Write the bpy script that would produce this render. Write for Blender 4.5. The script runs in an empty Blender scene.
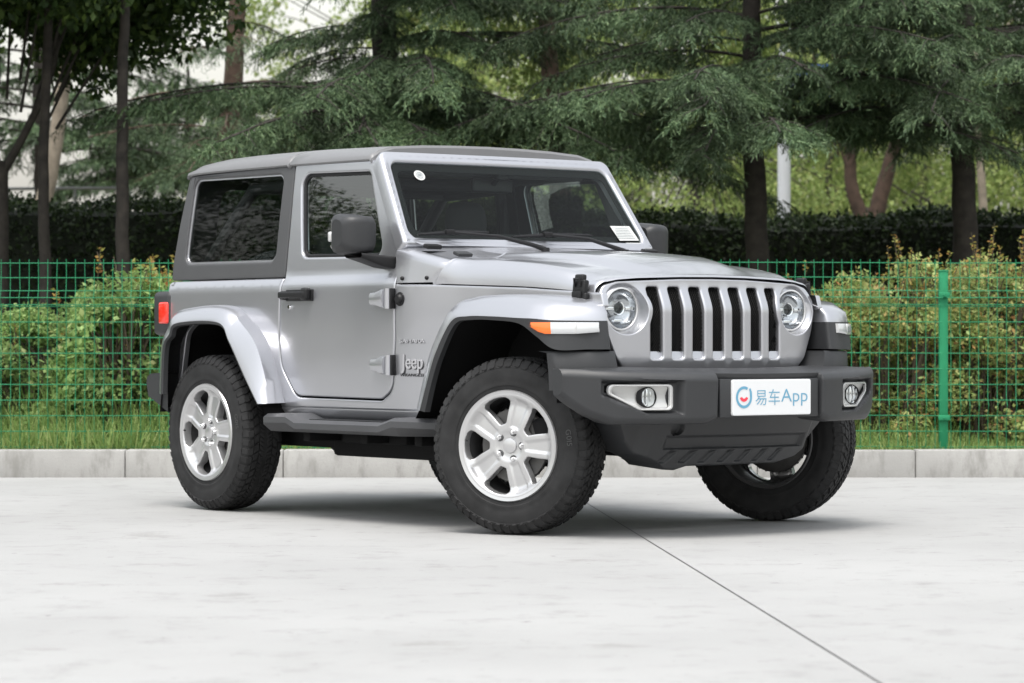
import bpy, bmesh, math, random
import numpy as np
from mathutils import Vector, Matrix
from mathutils.geometry import delaunay_2d_cdt

# ------------------------------------------------------------------ camera, world, sun, exposure
scene = bpy.context.scene
COL = scene.collection
R = math.radians
CAM_H = 0.8705
cam_d = bpy.data.cameras.new('camera'); cam = bpy.data.objects.new('camera', cam_d); COL.objects.link(cam)
cam.location = (0, 0, CAM_H); cam.rotation_euler = (R(90), 0, 0)
cam_d.sensor_fit = 'HORIZONTAL'; cam_d.sensor_width = 23.5; cam_d.lens = 23.5*3000/1024
cam_d.clip_start = 0.1; cam_d.clip_end = 3000
cam_d.dof.use_dof = True; cam_d.dof.focus_distance = 13.9; cam_d.dof.aperture_fstop = 3.2
scene.camera = cam

SUN_EL, SUN_AZ = R(68), R(-165)      # azimuth from +Y (away from camera), clockwise positive
w = bpy.data.worlds.new('World'); scene.world = w; w.use_nodes = True
nt = w.node_tree; nt.nodes.clear()
sky = nt.nodes.new('ShaderNodeTexSky'); sky.sky_type = 'NISHITA'; sky.sun_disc = False
sky.sun_elevation = SUN_EL; sky.sun_rotation = SUN_AZ
sky.air_density = 2.0; sky.dust_density = 3.6; sky.ozone_density = 1.0
hsv = nt.nodes.new('ShaderNodeHueSaturation'); hsv.inputs['Saturation'].default_value = 0.24
bg = nt.nodes.new('ShaderNodeBackground'); bg.inputs['Strength'].default_value = 0.15
wo = nt.nodes.new('ShaderNodeOutputWorld')
nt.links.new(sky.outputs[0], hsv.inputs['Color']); nt.links.new(hsv.outputs[0], bg.inputs[0]); nt.links.new(bg.outputs[0], wo.inputs[0])
sun_d = bpy.data.lights.new('sun', 'SUN'); sun = bpy.data.objects.new('sun', sun_d); COL.objects.link(sun)
sun_d.energy = 1.25; sun_d.angle = R(25); sun_d.color = (1, .965, .92)
sd = Vector((math.sin(SUN_AZ)*math.cos(SUN_EL), math.cos(SUN_AZ)*math.cos(SUN_EL), math.sin(SUN_EL)))
sun.rotation_euler = sd.to_track_quat('Z', 'Y').to_euler()
vs = scene.view_settings
vs.view_transform = 'Standard'; vs.look = 'None'; vs.gamma = 1; vs.exposure = 0.93
vs.use_curve_mapping = False
scene.cycles.max_bounces = 10; scene.cycles.transparent_max_bounces = 24
rng = np.random.default_rng(7); random.seed(7)

# ------------------------------------------------------------------ object helpers
def link(o, parent=None):
    COL.objects.link(o)
    if parent is not None: o.parent = parent
    return o
def tag(o, label=None, cat=None, group=None, kind=None):
    if label: o['label'] = label
    if cat: o['category'] = cat
    if group: o['group'] = group
    if kind: o['kind'] = kind
    return o
def empty(name, loc=(0, 0, 0), rz=0.0):
    o = bpy.data.objects.new(name, None); COL.objects.link(o)
    o.location = loc; o.rotation_euler = (0, 0, rz); o.empty_display_size = .3
    return o
def copy_tree(o, parent=None):
    c = o.copy(); COL.objects.link(c); c.parent = parent
    for ch in list(o.children): copy_tree(ch, c)
    return c

class MB:
    """collects vertices and faces of ONE mesh object"""
    def __init__(s): s.v = []; s.f = []; s.m = []
    def add(s, v, f, mi=0):
        o = len(s.v); s.v.extend([tuple(map(float, p)) for p in v])
        s.f.extend([tuple(int(i)+o for i in q) for q in f]); s.m.extend([mi]*len(f)); return s
    def grid(s, P, cu=False, cv=False, mi=0, flip=False):
        P = np.asarray(P, float); m, n = P.shape[:2]; f = []
        for i in range(m if cu else m-1):
            for j in range(n if cv else n-1):
                a = i*n+j; b = i*n+(j+1) % n; c = ((i+1) % m)*n+(j+1) % n; d = ((i+1) % m)*n+j
                f.append((a, d, c, b) if flip else (a, b, c, d))
        return s.add(P.reshape(-1, 3), f, mi)
    def box(s, c, size, r=0.0, rot=None, mi=0, seg=2):
        bm = bmesh.new(); bmesh.ops.create_cube(bm, size=1.0)
        bmesh.ops.scale(bm, vec=size, verts=bm.verts)
        if r > 0: bmesh.ops.bevel(bm, geom=list(bm.edges), offset=r, segments=seg, profile=.5, affect='EDGES')
        M = Matrix.Translation(c) @ (rot.to_4x4() if rot is not None else Matrix())
        bm.verts.index_update()
        s.add([M @ v.co for v in bm.verts], [[v.index for v in f.verts] for f in bm.faces], mi); bm.free(); return s
    def tube(s, pts, rad, n=10, caps=True, mi=0, closed=False):
        pts = [Vector(p) for p in pts]; N = len(pts)
        rads = rad if hasattr(rad, '__len__') else [rad]*N
        rows = []; up = None
        for i, p in enumerate(pts):
            if closed: t = pts[(i+1) % N]-pts[i-1]
            else: t = pts[min(i+1, N-1)]-pts[max(i-1, 0)]
            t.normalize()
            if up is None:
                up = Vector((0, 0, 1)) if abs(t.z) < .9 else Vector((1, 0, 0))
            a = t.cross(up)
            if a.length < 1e-5: a = t.cross(Vector((0, 1, 0)))
            a.normalize(); b = a.cross(t); up = b
            rows.append([p+(a*math.cos(k*2*math.pi/n)+b*math.sin(k*2*math.pi/n))*rads[i] for k in range(n)])
        o = len(s.v); s.grid(np.array([[list(q) for q in r_] for r_ in rows]), cu=closed, cv=True, mi=mi)
        if caps and not closed:
            s.f += [tuple(o+k for k in range(n))[::-1], tuple(o+(N-1)*n+k for k in range(n))]; s.m += [mi, mi]
        return s
    def revolve(s, prof, n=64, axis='y', c=(0, 0, 0), mi=0, flip=False):
        P = []
        for k in range(n):
            a = 2*math.pi*k/n; row = []
            for r_, t in prof:
                if axis == 'y': row.append((c[0]+r_*math.cos(a), c[1]+t, c[2]+r_*math.sin(a)))
                elif axis == 'x': row.append((c[0]+t, c[1]+r_*math.cos(a), c[2]+r_*math.sin(a)))
                else: row.append((c[0]+r_*math.cos(a), c[1]+r_*math.sin(a), c[2]+t))
            P.append(row)
        return s.grid(np.array(P), cu=True, mi=mi, flip=flip)
    def build(s, name, mats, parent=None, angle=35, fixn=False):
        me = bpy.data.meshes.new(name); me.from_pydata(s.v, [], s.f); me.validate()
        if not isinstance(mats, (list, tuple)): mats = [mats]
        for m_ in mats: me.materials.append(m_)
        if len(me.polygons) == len(s.m): me.polygons.foreach_set('material_index', s.m)
        if fixn:
            bm = bmesh.new(); bm.from_mesh(me); bmesh.ops.remove_doubles(bm, verts=bm.verts, dist=1e-5)
            bmesh.ops.recalc_face_normals(bm, faces=bm.faces); bm.to_mesh(me); bm.free()
        me.polygons.foreach_set('use_smooth', [True]*len(me.polygons))
        me.set_sharp_from_angle(angle=R(angle)); me.update()
        return link(bpy.data.objects.new(name, me), parent)

def fillet(pts, r=0.03, n=6):
    """2D polygon with rounded corners; a point may carry its own radius"""
    out = []; N = len(pts)
    for i in range(N):
        p = Vector(pts[i][:2]); rr = pts[i][2] if len(pts[i]) > 2 else r
        a = Vector(pts[i-1][:2])-p; b = Vector(pts[(i+1) % N][:2])-p
        la, lb = a.length, b.length; a.normalize(); b.normalize()
        ang = a.angle(b)
        if rr <= 0 or ang > math.pi-.05: out.append(tuple(p)); continue
        t = min(rr/math.tan(ang/2), la*.48, lb*.48); r2 = t*math.tan(ang/2)
        c = p+(a+b).normalized()*(r2/math.sin(ang/2))
        p0 = p+a*t-c; p1 = p+b*t-c
        a0 = math.atan2(p0.y, p0.x); d = math.atan2(p1.y, p1.x)-a0
        d = (d+math.pi) % (2*math.pi)-math.pi
        out += [(c.x+r2*math.cos(a0+d*k/n), c.y+r2*math.sin(a0+d*k/n)) for k in range(n+1)]
    return out
def densify(pl, L):
    out = []
    for i, p in enumerate(pl):
        q = pl[(i+1) % len(pl)]; d = math.dist(p, q); k = max(1, int(math.ceil(d/L)))
        out += [(p[0]+(q[0]-p[0])*t/k, p[1]+(q[1]-p[1])*t/k) for t in range(k)]
    return out
def area(pl): return .5*sum(pl[i-1][0]*pl[i][1]-pl[i][0]*pl[i-1][1] for i in range(len(pl)))
def inset(pl, d):
    P = np.array(pl); a = P-np.roll(P, 1, 0); b = np.roll(P, -1, 0)-P
    na = np.stack([-a[:, 1], a[:, 0]], 1); nb = np.stack([-b[:, 1], b[:, 0]], 1)
    na /= np.linalg.norm(na, axis=1, keepdims=True)+1e-12; nb /= np.linalg.norm(nb, axis=1, keepdims=True)+1e-12
    m = na+nb; m /= np.linalg.norm(m, axis=1, keepdims=True)+1e-12
    s_ = 1/np.clip((m*na).sum(1), .5, 1)
    return P+m*s_[:, None]*d
def inside(pts, pl):
    x, y = pts[:, 0], pts[:, 1]; P = np.array(pl); Q = np.roll(P, -1, 0); c = np.zeros(len(pts), bool)
    for (x0, y0), (x1, y1) in zip(P, Q):
        k = (y0 > y) != (y1 > y)
        if y1 != y0: c ^= k & (x < (x1-x0)*(y-y0)/(y1-y0)+x0)
    return c
def panel(mb, outline, holes, fmap, thick=.03, r=.006, rh=None, sup=2.0, gu=.08, gv=.08, seg=3, ulist=None, vlist=None, back=None, L=.05, mi=0, wall=None):
    """sheet with rounded edges: 2D outline with holes, mapped to 3D by fmap(u, v, depth)"""
    loops = []
    ol = densify(outline, L); ol = ol if area(ol) > 0 else ol[::-1]; loops.append(ol)
    for h in holes:
        hl = densify(h, L); hl = hl if area(hl) < 0 else hl[::-1]; loops.append(hl)
    o = len(mb.v); v3 = []; faces = []; inner = []; backl = []; mis = []
    for li, lp in enumerate(loops):
        rr_ = r if (li == 0 or rh is None) else rh[li-1]
        n = len(lp); rings = [(thick, 0.0)]
        for k in range(seg+1):
            a = .5*math.pi*k/seg; rings.append((rr_*(1-math.sin(a)), rr_*(1-math.cos(a))))
        rings.append((0.0, rr_*sup))
        idx = []
        for d, ins in rings:
            P = inset(lp, ins); idx.append(range(len(v3), len(v3)+n)); v3 += [fmap(p[0], p[1], d) for p in P]
        for q in range(len(rings)-1):
            for i in range(n):
                j = (i+1) % n; faces.append((idx[q][i], idx[q][j], idx[q+1][j], idx[q+1][i]))
                mis.append(mi if (q > 0 or wall is None) else wall)
        inner.append((inset(lp, rr_*sup), list(idx[-1]))); backl.append((np.array(lp), list(idx[0])))
    us = np.array(ulist) if ulist is not None else None; vs_ = np.array(vlist) if vlist is not None else None
    def fill(lps, depth, mi_, rev):
        P2 = []; ids = []; ed = []
        for P, ix in lps:
            s0 = len(P2); n = len(P); P2 += [tuple(p) for p in P]; ids += ix
            ed += [(s0+i, s0+(i+1) % n) for i in range(n)]
        A = np.array(lps[0][0]); lo, hi = A.min(0), A.max(0)
        U = us if us is not None else np.arange(lo[0], hi[0], gu); V = vs_ if vs_ is not None else np.arange(lo[1], hi[1], gv)
        G = np.array([(a, b) for a in U for b in V]) if len(U) and len(V) else np.zeros((0, 2))
        if len(G):
            k = inside(G, lps[0][0])
            for H, _ in lps[1:]: k &= ~inside(G, H)
            al = np.concatenate([q for q, _ in lps]); G = G[k]
            if len(G):
                A0 = al; A1 = np.concatenate([np.roll(q, -1, 0) for q, _ in lps]); e = A1-A0; l2 = (e*e).sum(1)+1e-12; dm = np.full(len(G), 9.)
                for q0 in range(0, len(A0), 64):
                    w0 = G[:, None]-A0[None, q0:q0+64]; tt = np.clip((w0*e[None, q0:q0+64]).sum(2)/l2[None, q0:q0+64], 0, 1)
                    dm = np.minimum(dm, np.linalg.norm(w0-tt[:, :, None]*e[None, q0:q0+64], axis=2).min(1))
                G = G[dm > .3*min(gu, gv, L)]
            for g in G:
                ids.append(len(v3)); v3.append(fmap(g[0], g[1], depth)); P2.append(tuple(g))
        vo, eo, fo, ov, oe, of = delaunay_2d_cdt([Vector(p) for p in P2], ed, [], 0, 1e-7)
        back_ = []
        for l, co in zip(ov, vo):
            if l: back_.append(l[0])
            else:
                back_.append(len(P2)); P2.append(tuple(co)); ids.append(len(v3)); v3.append(fmap(co[0], co[1], depth))
        F = fo
        C = np.array([np.mean([P2[back_[i]] for i in f], axis=0) for f in F])
        k = inside(C, lps[0][0])
        for H, _ in lps[1:]: k &= ~inside(C, H)
        for f, kk in zip(F, k):
            if kk:
                ar = area([P2[back_[i]] for i in f])
                if abs(ar) < 1e-10: continue
                f = f if ar > 0 else list(f)[::-1]
                q = tuple(ids[back_[i]] for i in f); faces.append(q[::-1] if rev else q); mis.append(mi_)
    fill(inner, 0.0, mi, False)
    if back is not None: fill(backl, thick, back, True)
    mb.v.extend([tuple(map(float, p)) for p in v3]); mb.f.extend([tuple(i+o for i in f) for f in faces]); mb.m.extend(mis)
    return mb
def catmull(K, n=8):
    """interpolates stations K[k][j] -> smooth rows"""
    K = np.asarray(K, float); out = []
    for i in range(len(K)-1):
        p0 = K[max(i-1, 0)]; p1 = K[i]; p2 = K[i+1]; p3 = K[min(i+2, len(K)-1)]
        for t in np.arange(n)/n:
            m1 = (p2-p0)*.5; m2 = (p3-p1)*.5; t2, t3 = t*t, t*t*t
            out.append((2*t3-3*t2+1)*p1+(t3-2*t2+t)*m1+(-2*t3+3*t2)*p2+(t3-t2)*m2)
    out.append(K[-1]); return np.array(out)
def ss(a, b, x):
    t = min(1, max(0, (x-a)/(b-a))); return t*t*(3-2*t)
def text_geo(txt, size, extrude=0.0, bevel=0.0, align='CENTER', offset=0.0):
    cu = bpy.data.curves.new('t', 'FONT'); cu.body = txt; cu.size = size; cu.extrude = extrude; cu.align_x = align; cu.align_y = 'CENTER'
    cu.bevel_depth = bevel; cu.offset = offset; cu.resolution_u = 4
    o = bpy.data.objects.new('t', cu); COL.objects.link(o)
    dg = bpy.context.evaluated_depsgraph_get(); me = bpy.data.meshes.new_from_object(o.evaluated_get(dg))
    v = [tuple(p.co) for p in me.vertices]; f = [tuple(p.vertices) for p in me.polygons]
    bpy.data.objects.remove(o); bpy.data.curves.remove(cu); bpy.data.meshes.remove(me)
    return v, f

# ------------------------------------------------------------------ materials
def mat(name, col, rough=.5, metal=0.0, coat=0.0, spec=.5, var=0.0, vscale=6.0, bump=0.0, bscale=200.0, island=None, rvar=0.0, sheen=0, trans=0, ior=1.5):
    m = bpy.data.materials.new(name); m.use_nodes = True; t = m.node_tree; b = t.nodes['Principled BSDF']
    b.inputs['Base Color'].default_value = (*col, 1); b.inputs['Roughness'].default_value = rough; b.inputs['Metallic'].default_value = metal
    b.inputs['Coat Weight'].default_value = coat; b.inputs['Coat Roughness'].default_value = .06
    b.inputs['Specular IOR Level'].default_value = spec; b.inputs['IOR'].default_value = ior
    b.inputs['Transmission Weight'].default_value = trans
    if var or bump or rvar:
        tc = t.nodes.new('ShaderNodeTexCoord')
    if var:
        n = t.nodes.new('ShaderNodeTexNoise'); n.inputs['Scale'].default_value = vscale; n.inputs['Detail'].default_value = 6
        t.links.new(tc.outputs['Object'], n.inputs['Vector'])
        mx = t.nodes.new('ShaderNodeMix'); mx.data_type = 'RGBA'
        mx.inputs['A'].default_value = tuple(c*(1-var) for c in col)+(1,); mx.inputs['B'].default_value = tuple(min(1, c*(1+var)) for c in col)+(1,)
        rp = t.nodes.new('ShaderNodeMapRange'); rp.inputs['From Min'].default_value = .3; rp.inputs['From Max'].default_value = .7
        t.links.new(n.outputs['Fac'], rp.inputs['Value']); t.links.new(rp.outputs[0], mx.inputs['Factor'])
        t.links.new(mx.outputs['Result'], b.inputs['Base Color'])
    if rvar:
        n3 = t.nodes.new('ShaderNodeTexNoise'); n3.inputs['Scale'].default_value = 9; n3.inputs['Detail'].default_value = 5
        t.links.new(tc.outputs['Object'], n3.inputs['Vector'])
        r3 = t.nodes.new('ShaderNodeMapRange'); r3.inputs['To Min'].default_value = max(0, rough-rvar); r3.inputs['To Max'].default_value = rough+rvar
        t.links.new(n3.outputs['Fac'], r3.inputs['Value']); t.links.new(r3.outputs[0], b.inputs['Roughness'])
    if bump:
        n2 = t.nodes.new('ShaderNodeTexNoise'); n2.inputs['Scale'].default_value = bscale; n2.inputs['Detail'].default_value = 3
        t.links.new(tc.outputs['Object'], n2.inputs['Vector'])
        bp = t.nodes.new('ShaderNodeBump'); bp.inputs['Strength'].default_value = bump; bp.inputs['Distance'].default_value = .003
        t.links.new(n2.outputs['Fac'], bp.inputs['Height']); t.links.new(bp.outputs[0], b.inputs['Normal'])
    if island:      # list of (pos, colour): colour picked per leaf
        g = t.nodes.new('ShaderNodeNewGeometry'); cr = t.nodes.new('ShaderNodeValToRGB'); e = cr.color_ramp.elements
        while len(e) > 1: e.remove(e[-1])
        e[0].position = island[0][0]; e[0].color = (*island[0][1], 1)
        for p, c in island[1:]:
            q = e.new(p); q.color = (*c, 1)
        t.links.new(g.outputs['Random Per Island'], cr.inputs[0]); t.links.new(cr.outputs[0], b.inputs['Base Color'])
    return m
def leaf_mat(name, ramp, rough=.55, transl=.35, drift=0.0, dscale=1.3):
    m = mat(name, (.05, .08, .03), rough, island=ramp, spec=.3); t = m.node_tree; b = t.nodes['Principled BSDF']
    tr = t.nodes.new('ShaderNodeBsdfTranslucent'); mx = t.nodes.new('ShaderNodeMixShader'); mx.inputs[0].default_value = transl
    cr = [n for n in t.nodes if n.type == 'VALTORGB'][0]; out = [n for n in t.nodes if n.type == 'OUTPUT_MATERIAL'][0]
    if drift:
        tc = t.nodes.new('ShaderNodeTexCoord'); nz = t.nodes.new('ShaderNodeTexNoise'); nz.inputs['Scale'].default_value = dscale; nz.inputs['Detail'].default_value = 3
        t.links.new(tc.outputs['Object'], nz.inputs['Vector']); mr = t.nodes.new('ShaderNodeMapRange')
        for k_, v_ in zip(('From Min', 'From Max', 'To Min', 'To Max'), (.32, .68, 1-drift, 1+drift)): mr.inputs[k_].default_value = v_
        t.links.new(nz.outputs['Fac'], mr.inputs['Value']); h = t.nodes.new('ShaderNodeHueSaturation'); t.links.new(mr.outputs[0], h.inputs['Value']); t.links.new(cr.outputs[0], h.inputs['Color'])
        t.links.new(h.outputs[0], b.inputs['Base Color']); t.links.new(h.outputs[0], tr.inputs[0])
    else: t.links.new(cr.outputs[0], tr.inputs[0])
    t.links.new(b.outputs[0], mx.inputs[1]); t.links.new(tr.outputs[0], mx.inputs[2]); t.links.new(mx.outputs[0], out.inputs[0])
    return m
def glass_mat(name, tint, f0=.04):
    m = bpy.data.materials.new(name); m.use_nodes = True; t = m.node_tree; t.nodes.clear()
    out = t.nodes.new('ShaderNodeOutputMaterial'); mx = t.nodes.new('ShaderNodeMixShader')
    lw = t.nodes.new('ShaderNodeLayerWeight'); lw.inputs[0].default_value = .5        # Facing = 1-|cos|, same from both sides of a thin pane
    pw = t.nodes.new('ShaderNodeMath'); pw.operation = 'POWER'; pw.inputs[1].default_value = 5; t.links.new(lw.outputs['Facing'], pw.inputs[0])
    fr = t.nodes.new('ShaderNodeMapRange'); fr.inputs['To Min'].default_value = f0; fr.inputs['To Max'].default_value = 1; t.links.new(pw.outputs[0], fr.inputs['Value'])
    tr = t.nodes.new('ShaderNodeBsdfTransparent'); tr.inputs[0].default_value = (*tint, 1); gl = t.nodes.new('ShaderNodeBsdfGlossy'); gl.inputs['Roughness'].default_value = .01
    t.links.new(fr.outputs[0], mx.inputs[0]); t.links.new(tr.outputs[0], mx.inputs[1]); t.links.new(gl.outputs[0], mx.inputs[2]); t.links.new(mx.outputs[0], out.inputs[0])
    return m
M = {}
M['paint'] = mat('silver_paint', (.455, .460, .487), .30, metal=.78, coat=.85, bump=.010, bscale=1200)
M['plastic'] = mat('grey_plastic', (.023, .024, .026), .48, var=.10, vscale=4, bump=.10, bscale=700, rvar=.06)
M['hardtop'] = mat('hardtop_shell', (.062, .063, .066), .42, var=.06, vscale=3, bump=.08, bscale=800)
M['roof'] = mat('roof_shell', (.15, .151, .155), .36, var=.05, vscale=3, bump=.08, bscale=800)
M['mesh'] = mat('grille_black', (.004, .004, .004), .6, spec=.12)
M['black'] = mat('black_trim', (.010, .010, .011), .45, spec=.3)
M['under'] = mat('underbody', (.007, .007, .0075), .8, spec=.2)
M['rubber'] = mat('tyre_rubber', (.020, .020, .0205), .72, spec=.3, var=.35, vscale=14, bump=.15, bscale=300)
M['alloy'] = mat('alloy', (.55, .55, .555), .30, metal=.75, coat=.2)
M['barrel'] = mat('barrel', (.09, .09, .092), .5, metal=.5)
M['steel'] = mat('steel', (.11, .108, .105), .5, metal=.7, var=.2, vscale=20)
M['chrome'] = mat('chrome', (.85, .85, .86), .07, metal=1)
M['bezel'] = mat('bright_bezel', (.62, .62, .62), .25, metal=.45, coat=.5)
M['lampcup'] = mat('lamp_cup', (.50, .50, .49), .35, metal=.4)
M['badge_shadow'] = mat('badge_shadow', (.10, .10, .105), .5, spec=.2)  # dark tone for the shadow painted beside the badge letters
M['badge'] = mat('badge_silver', (.42, .42, .435), .45, metal=.3)
M['reflector'] = mat('lamp_reflector', (.45, .46, .48), .14, metal=1)
M['step'] = mat('step_plastic', (.055, .056, .060), .5, var=.08, vscale=4, bump=.1, bscale=600)
M['glass'] = glass_mat('clear_glass', (.84, .93, .90), .020)
M['tint'] = glass_mat('dark_glass', (.46, .50, .49), .035)
M['doorglass'] = glass_mat('door_glass', (.55, .62, .61), .19)
M['lens'] = glass_mat('lamp_glass', (.96, .98, .98), .035)
M['amber'] = mat('amber_lens', (.80, .16, .015), .15, coat=.8)
M['red'] = mat('red_lens', (.75, .03, .015), .15, coat=.8)
M['white_lamp'] = mat('white_lamp', (.55, .56, .57), .2, coat=.8, metal=.3)
M['interior'] = mat('interior', (.05, .05, .052), .7, spec=.25)
M['fabric'] = mat('seat_fabric', (.065, .065, .068), .85, bump=.2, bscale=250)
M['white'] = mat('white_plate', (.66, .67, .68), .25, coat=.3)
M['blue_ink'] = mat('blue_ink', (.12, .32, .46), .3)
M['red_ink'] = mat('red_ink', (.75, .05, .08), .3)
M['paper'] = mat('paper', (.50, .51, .50), .6)
M['ink'] = mat('grey_ink', (.3, .33, .34), .6)
# ================================================================== SETTING
def node_mat(name):
    m = bpy.data.materials.new(name); m.use_nodes = True; t = m.node_tree; b = t.nodes['Principled BSDF']; tc = t.nodes.new('ShaderNodeTexCoord')
    def noise(scale, detail=5, rough=.55, vec=None, sx=None):
        n = t.nodes.new('ShaderNodeTexNoise'); n.inputs['Scale'].default_value = scale; n.inputs['Detail'].default_value = detail; n.inputs['Roughness'].default_value = rough
        src = tc.outputs['Object']
        if sx is not None:
            mp = t.nodes.new('ShaderNodeMapping'); mp.inputs['Scale'].default_value = sx; t.links.new(src, mp.inputs['Vector']); src = mp.outputs[0]
        t.links.new(src, n.inputs['Vector']); return n.outputs['Fac']
    def rng_(v, a, b_, c, d):
        r = t.nodes.new('ShaderNodeMapRange'); r.interpolation_type = 'SMOOTHSTEP'
        for k, q in zip(('From Min', 'From Max', 'To Min', 'To Max'), (a, b_, c, d)): r.inputs[k].default_value = q
        t.links.new(v, r.inputs['Value']); return r.outputs[0]
    def mix(fac, A, B, mode='MIX'):
        x = t.nodes.new('ShaderNodeMix'); x.data_type = 'RGBA'; x.blend_type = mode
        for k, q in (('Factor', fac), ('A', A), ('B', B)):
            if isinstance(q, (int, float)): x.inputs[k].default_value = q
            elif isinstance(q, tuple): x.inputs[k].default_value = (*q, 1)
            else: t.links.new(q, x.inputs[k])
        return x.outputs['Result']
    def bump(h, st, dist):
        p = t.nodes.new('ShaderNodeBump'); p.inputs['Strength'].default_value = st; p.inputs['Distance'].default_value = dist
        t.links.new(h, p.inputs['Height']); t.links.new(p.outputs[0], b.inputs['Normal'])
    return m, t, b, noise, rng_, mix, bump
m, t, b, noise, rng_, mix, bump = node_mat('concrete')
c0 = mix(rng_(noise(.5, 7, .6), .30, .70, 0, 1), (.300, .299, .295), (.345, .344, .340))
c1 = mix(rng_(noise(4.5, 9, .72), .50, .74, 0, .80), c0, (.225, .222, .217))               # mottled cement skin
c2 = mix(rng_(noise(1.4, 9, .75, sx=(1, 1.3, 1)), .58, .66, 0, .70), c1, (.225, .220, .210))   # old stains with ragged edges
c2b = mix(rng_(noise(14, 4, .6), .67, .71, 0, .75), c2, (.16, .155, .145))                  # spots of dirt and grit
c3 = mix(rng_(noise(140, 3, .75), .50, .72, 0, .40), c2b, (.23, .227, .22))
c4 = mix(rng_(noise(.9, 8, .7), .66, .72, 0, .35), c3, (.44, .438, .43))
t.links.new(c4, b.inputs['Base Color']); b.inputs['Roughness'].default_value = .72; bump(noise(110, 4, .75), .35, .004); M['concrete'] = m
m, t, b, noise, rng_, mix, bump = node_mat('soil')
c0 = mix(rng_(noise(1.5, 6), .35, .65, 0, 1), (.045, .055, .02), (.10, .085, .05)); c1 = mix(rng_(noise(14, 6, .7), .4, .7, 0, .7), c0, (.04, .05, .018))
t.links.new(c1, b.inputs['Base Color']); b.inputs['Roughness'].default_value = .95; bump(noise(25, 5, .7), .6, .03); M['soil'] = m
m, t, b, noise, rng_, mix, bump = node_mat('kerb_stone')
c0 = mix(rng_(noise(1.1, 6), .35, .65, 0, 1), (.29, .285, .272), (.385, .378, .362)); c1 = mix(rng_(noise(9, 7, .7, sx=(1, 1, .35)), .46, .70, 0, .75), c0, (.20, .195, .18))
c2 = mix(rng_(noise(120, 2, .6), .55, .7, 0, .4), c1, (.24, .235, .225))
t.links.new(c2, b.inputs['Base Color']); b.inputs['Roughness'].default_value = .85; bump(noise(80, 4, .7), .4, .004); M['kerb'] = m

GZ = .155; DK = 19.20
# paved ground: slabs with a narrow joint cut between them (rotated to the joint seen in the photograph)
J0 = Vector((.4150, 15.97)); J1 = Vector((.9385, 7.646)); jd = (J1-J0).normalized(); jn = Vector((jd.y, -jd.x))
def jline(off): return [J0+jn*off+jd*t_ for t_ in (-3.18, 400)]
g = MB(); tag(g.add([(-500, -400, -.012), (500, -400, -.012), (500, DK, -.012), (-500, DK, -.012)], [(0, 1, 2, 3)]).build('pavement_joint', mat('joint_filler', (.18, .178, .172), .9)), kind='structure')
g = MB(); hw = .0035
edges = [-300, -20.0, -15, -10, -5.0, 0, 5.0, 10, 15, 20, 300]
for a, b_ in zip(edges[:-1], edges[1:]):
    q = []
    for off, t0 in ((a+hw, None), (b_-hw, None)):
        for end in (0, 1):
            p0 = J0+jn*off
            tt = (DK-p0.y)/jd.y if end == 0 else (-300-p0.y)/jd.y
            q.append(p0+jd*tt)
    c_ = [(q[0].x, q[0].y), (q[1].x, q[1].y), (q[3].x, q[3].y), (q[2].x, q[2].y)]
    if area(c_) < 0: c_ = c_[::-1]
    g.add([(x, y, 0) for x, y in c_], [(0, 1, 2, 3)])
tag(g.build('pavement', M['concrete']), kind='structure')
g = MB()
for k in range(-24, 25):
    g.box((-2.477+1.012*k+.506, DK+.075, .176/2-.05+random.uniform(-.002, .002)), (1.0095, .15+random.uniform(-.003, .003), .176+.10), .012, seg=2)
tag(g.build('kerb', M['kerb'], angle=40), kind='structure')
g = MB(); n = 60
xs = np.concatenate([[-600, -60], np.linspace(-25, 25, 90), [60, 600]]); ys = np.concatenate([[DK+.10, DK+.16], np.linspace(19.6, 27, 24), [35, 50, 80, 200, 2500]])
def gz(x, y): return GZ-.02+(.035*math.sin(x*1.7+y)+.03*math.sin(y*2.3-x*.6))*ss(DK+.2, DK+1.0, y)*(1 if y < 60 and abs(x) < 60 else 0)+.0
g.grid([[(x, y, gz(x, y)) for x in xs] for y in ys], flip=True); tag(g.build('lawn', M['soil']), kind='structure')

# ------------------------------------------------------------------ leaf meshes
def leaf_mesh(name, P, D, N, Ln, Wd_, mt, parent=None, shape='leaf'):
    """one mesh of many small leaves: base points, directions, side hints, lengths, widths"""
    P = np.asarray(P, float); D = np.asarray(D, float); N = np.asarray(N, float)
    D /= np.linalg.norm(D, axis=1, keepdims=True)+1e-9; W = np.cross(D, N); W /= np.linalg.norm(W, axis=1, keepdims=True)+1e-9; U = np.cross(W, D)
    n = len(P); Ln = np.broadcast_to(Ln, (n,))[:, None]; Wd_ = np.broadcast_to(Wd_, (n,))[:, None]
    if shape == 'leaf':
        V = np.stack([P, P+D*Ln*.5+W*Wd_*.5-U*Ln*.05, P+D*Ln-U*Ln*.16, P+D*Ln*.5-W*Wd_*.5-U*Ln*.05], 1)
    else:
        V = np.stack([P-W*Wd_*.4, P+W*Wd_*.4, P+D*Ln+W*Wd_*.2, P+D*Ln-W*Wd_*.2], 1)
    me = bpy.data.meshes.new(name); me.vertices.add(4*n); me.loops.add(4*n); me.polygons.add(n)
    me.vertices.foreach_set('co', V.reshape(-1)); me.loops.foreach_set('vertex_index', np.arange(4*n, dtype=np.int32))
    me.polygons.foreach_set('loop_start', np.arange(0, 4*n, 4, dtype=np.int32)); me.update(calc_edges=True); me.validate()
    me.materials.append(mt); return link(bpy.data.objects.new(name, me), parent)
def rdir(n, flat=1.0):
    d = rng.normal(size=(n, 3)); d[:, 2] *= flat; return d/np.linalg.norm(d, axis=1, keepdims=True)

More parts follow.
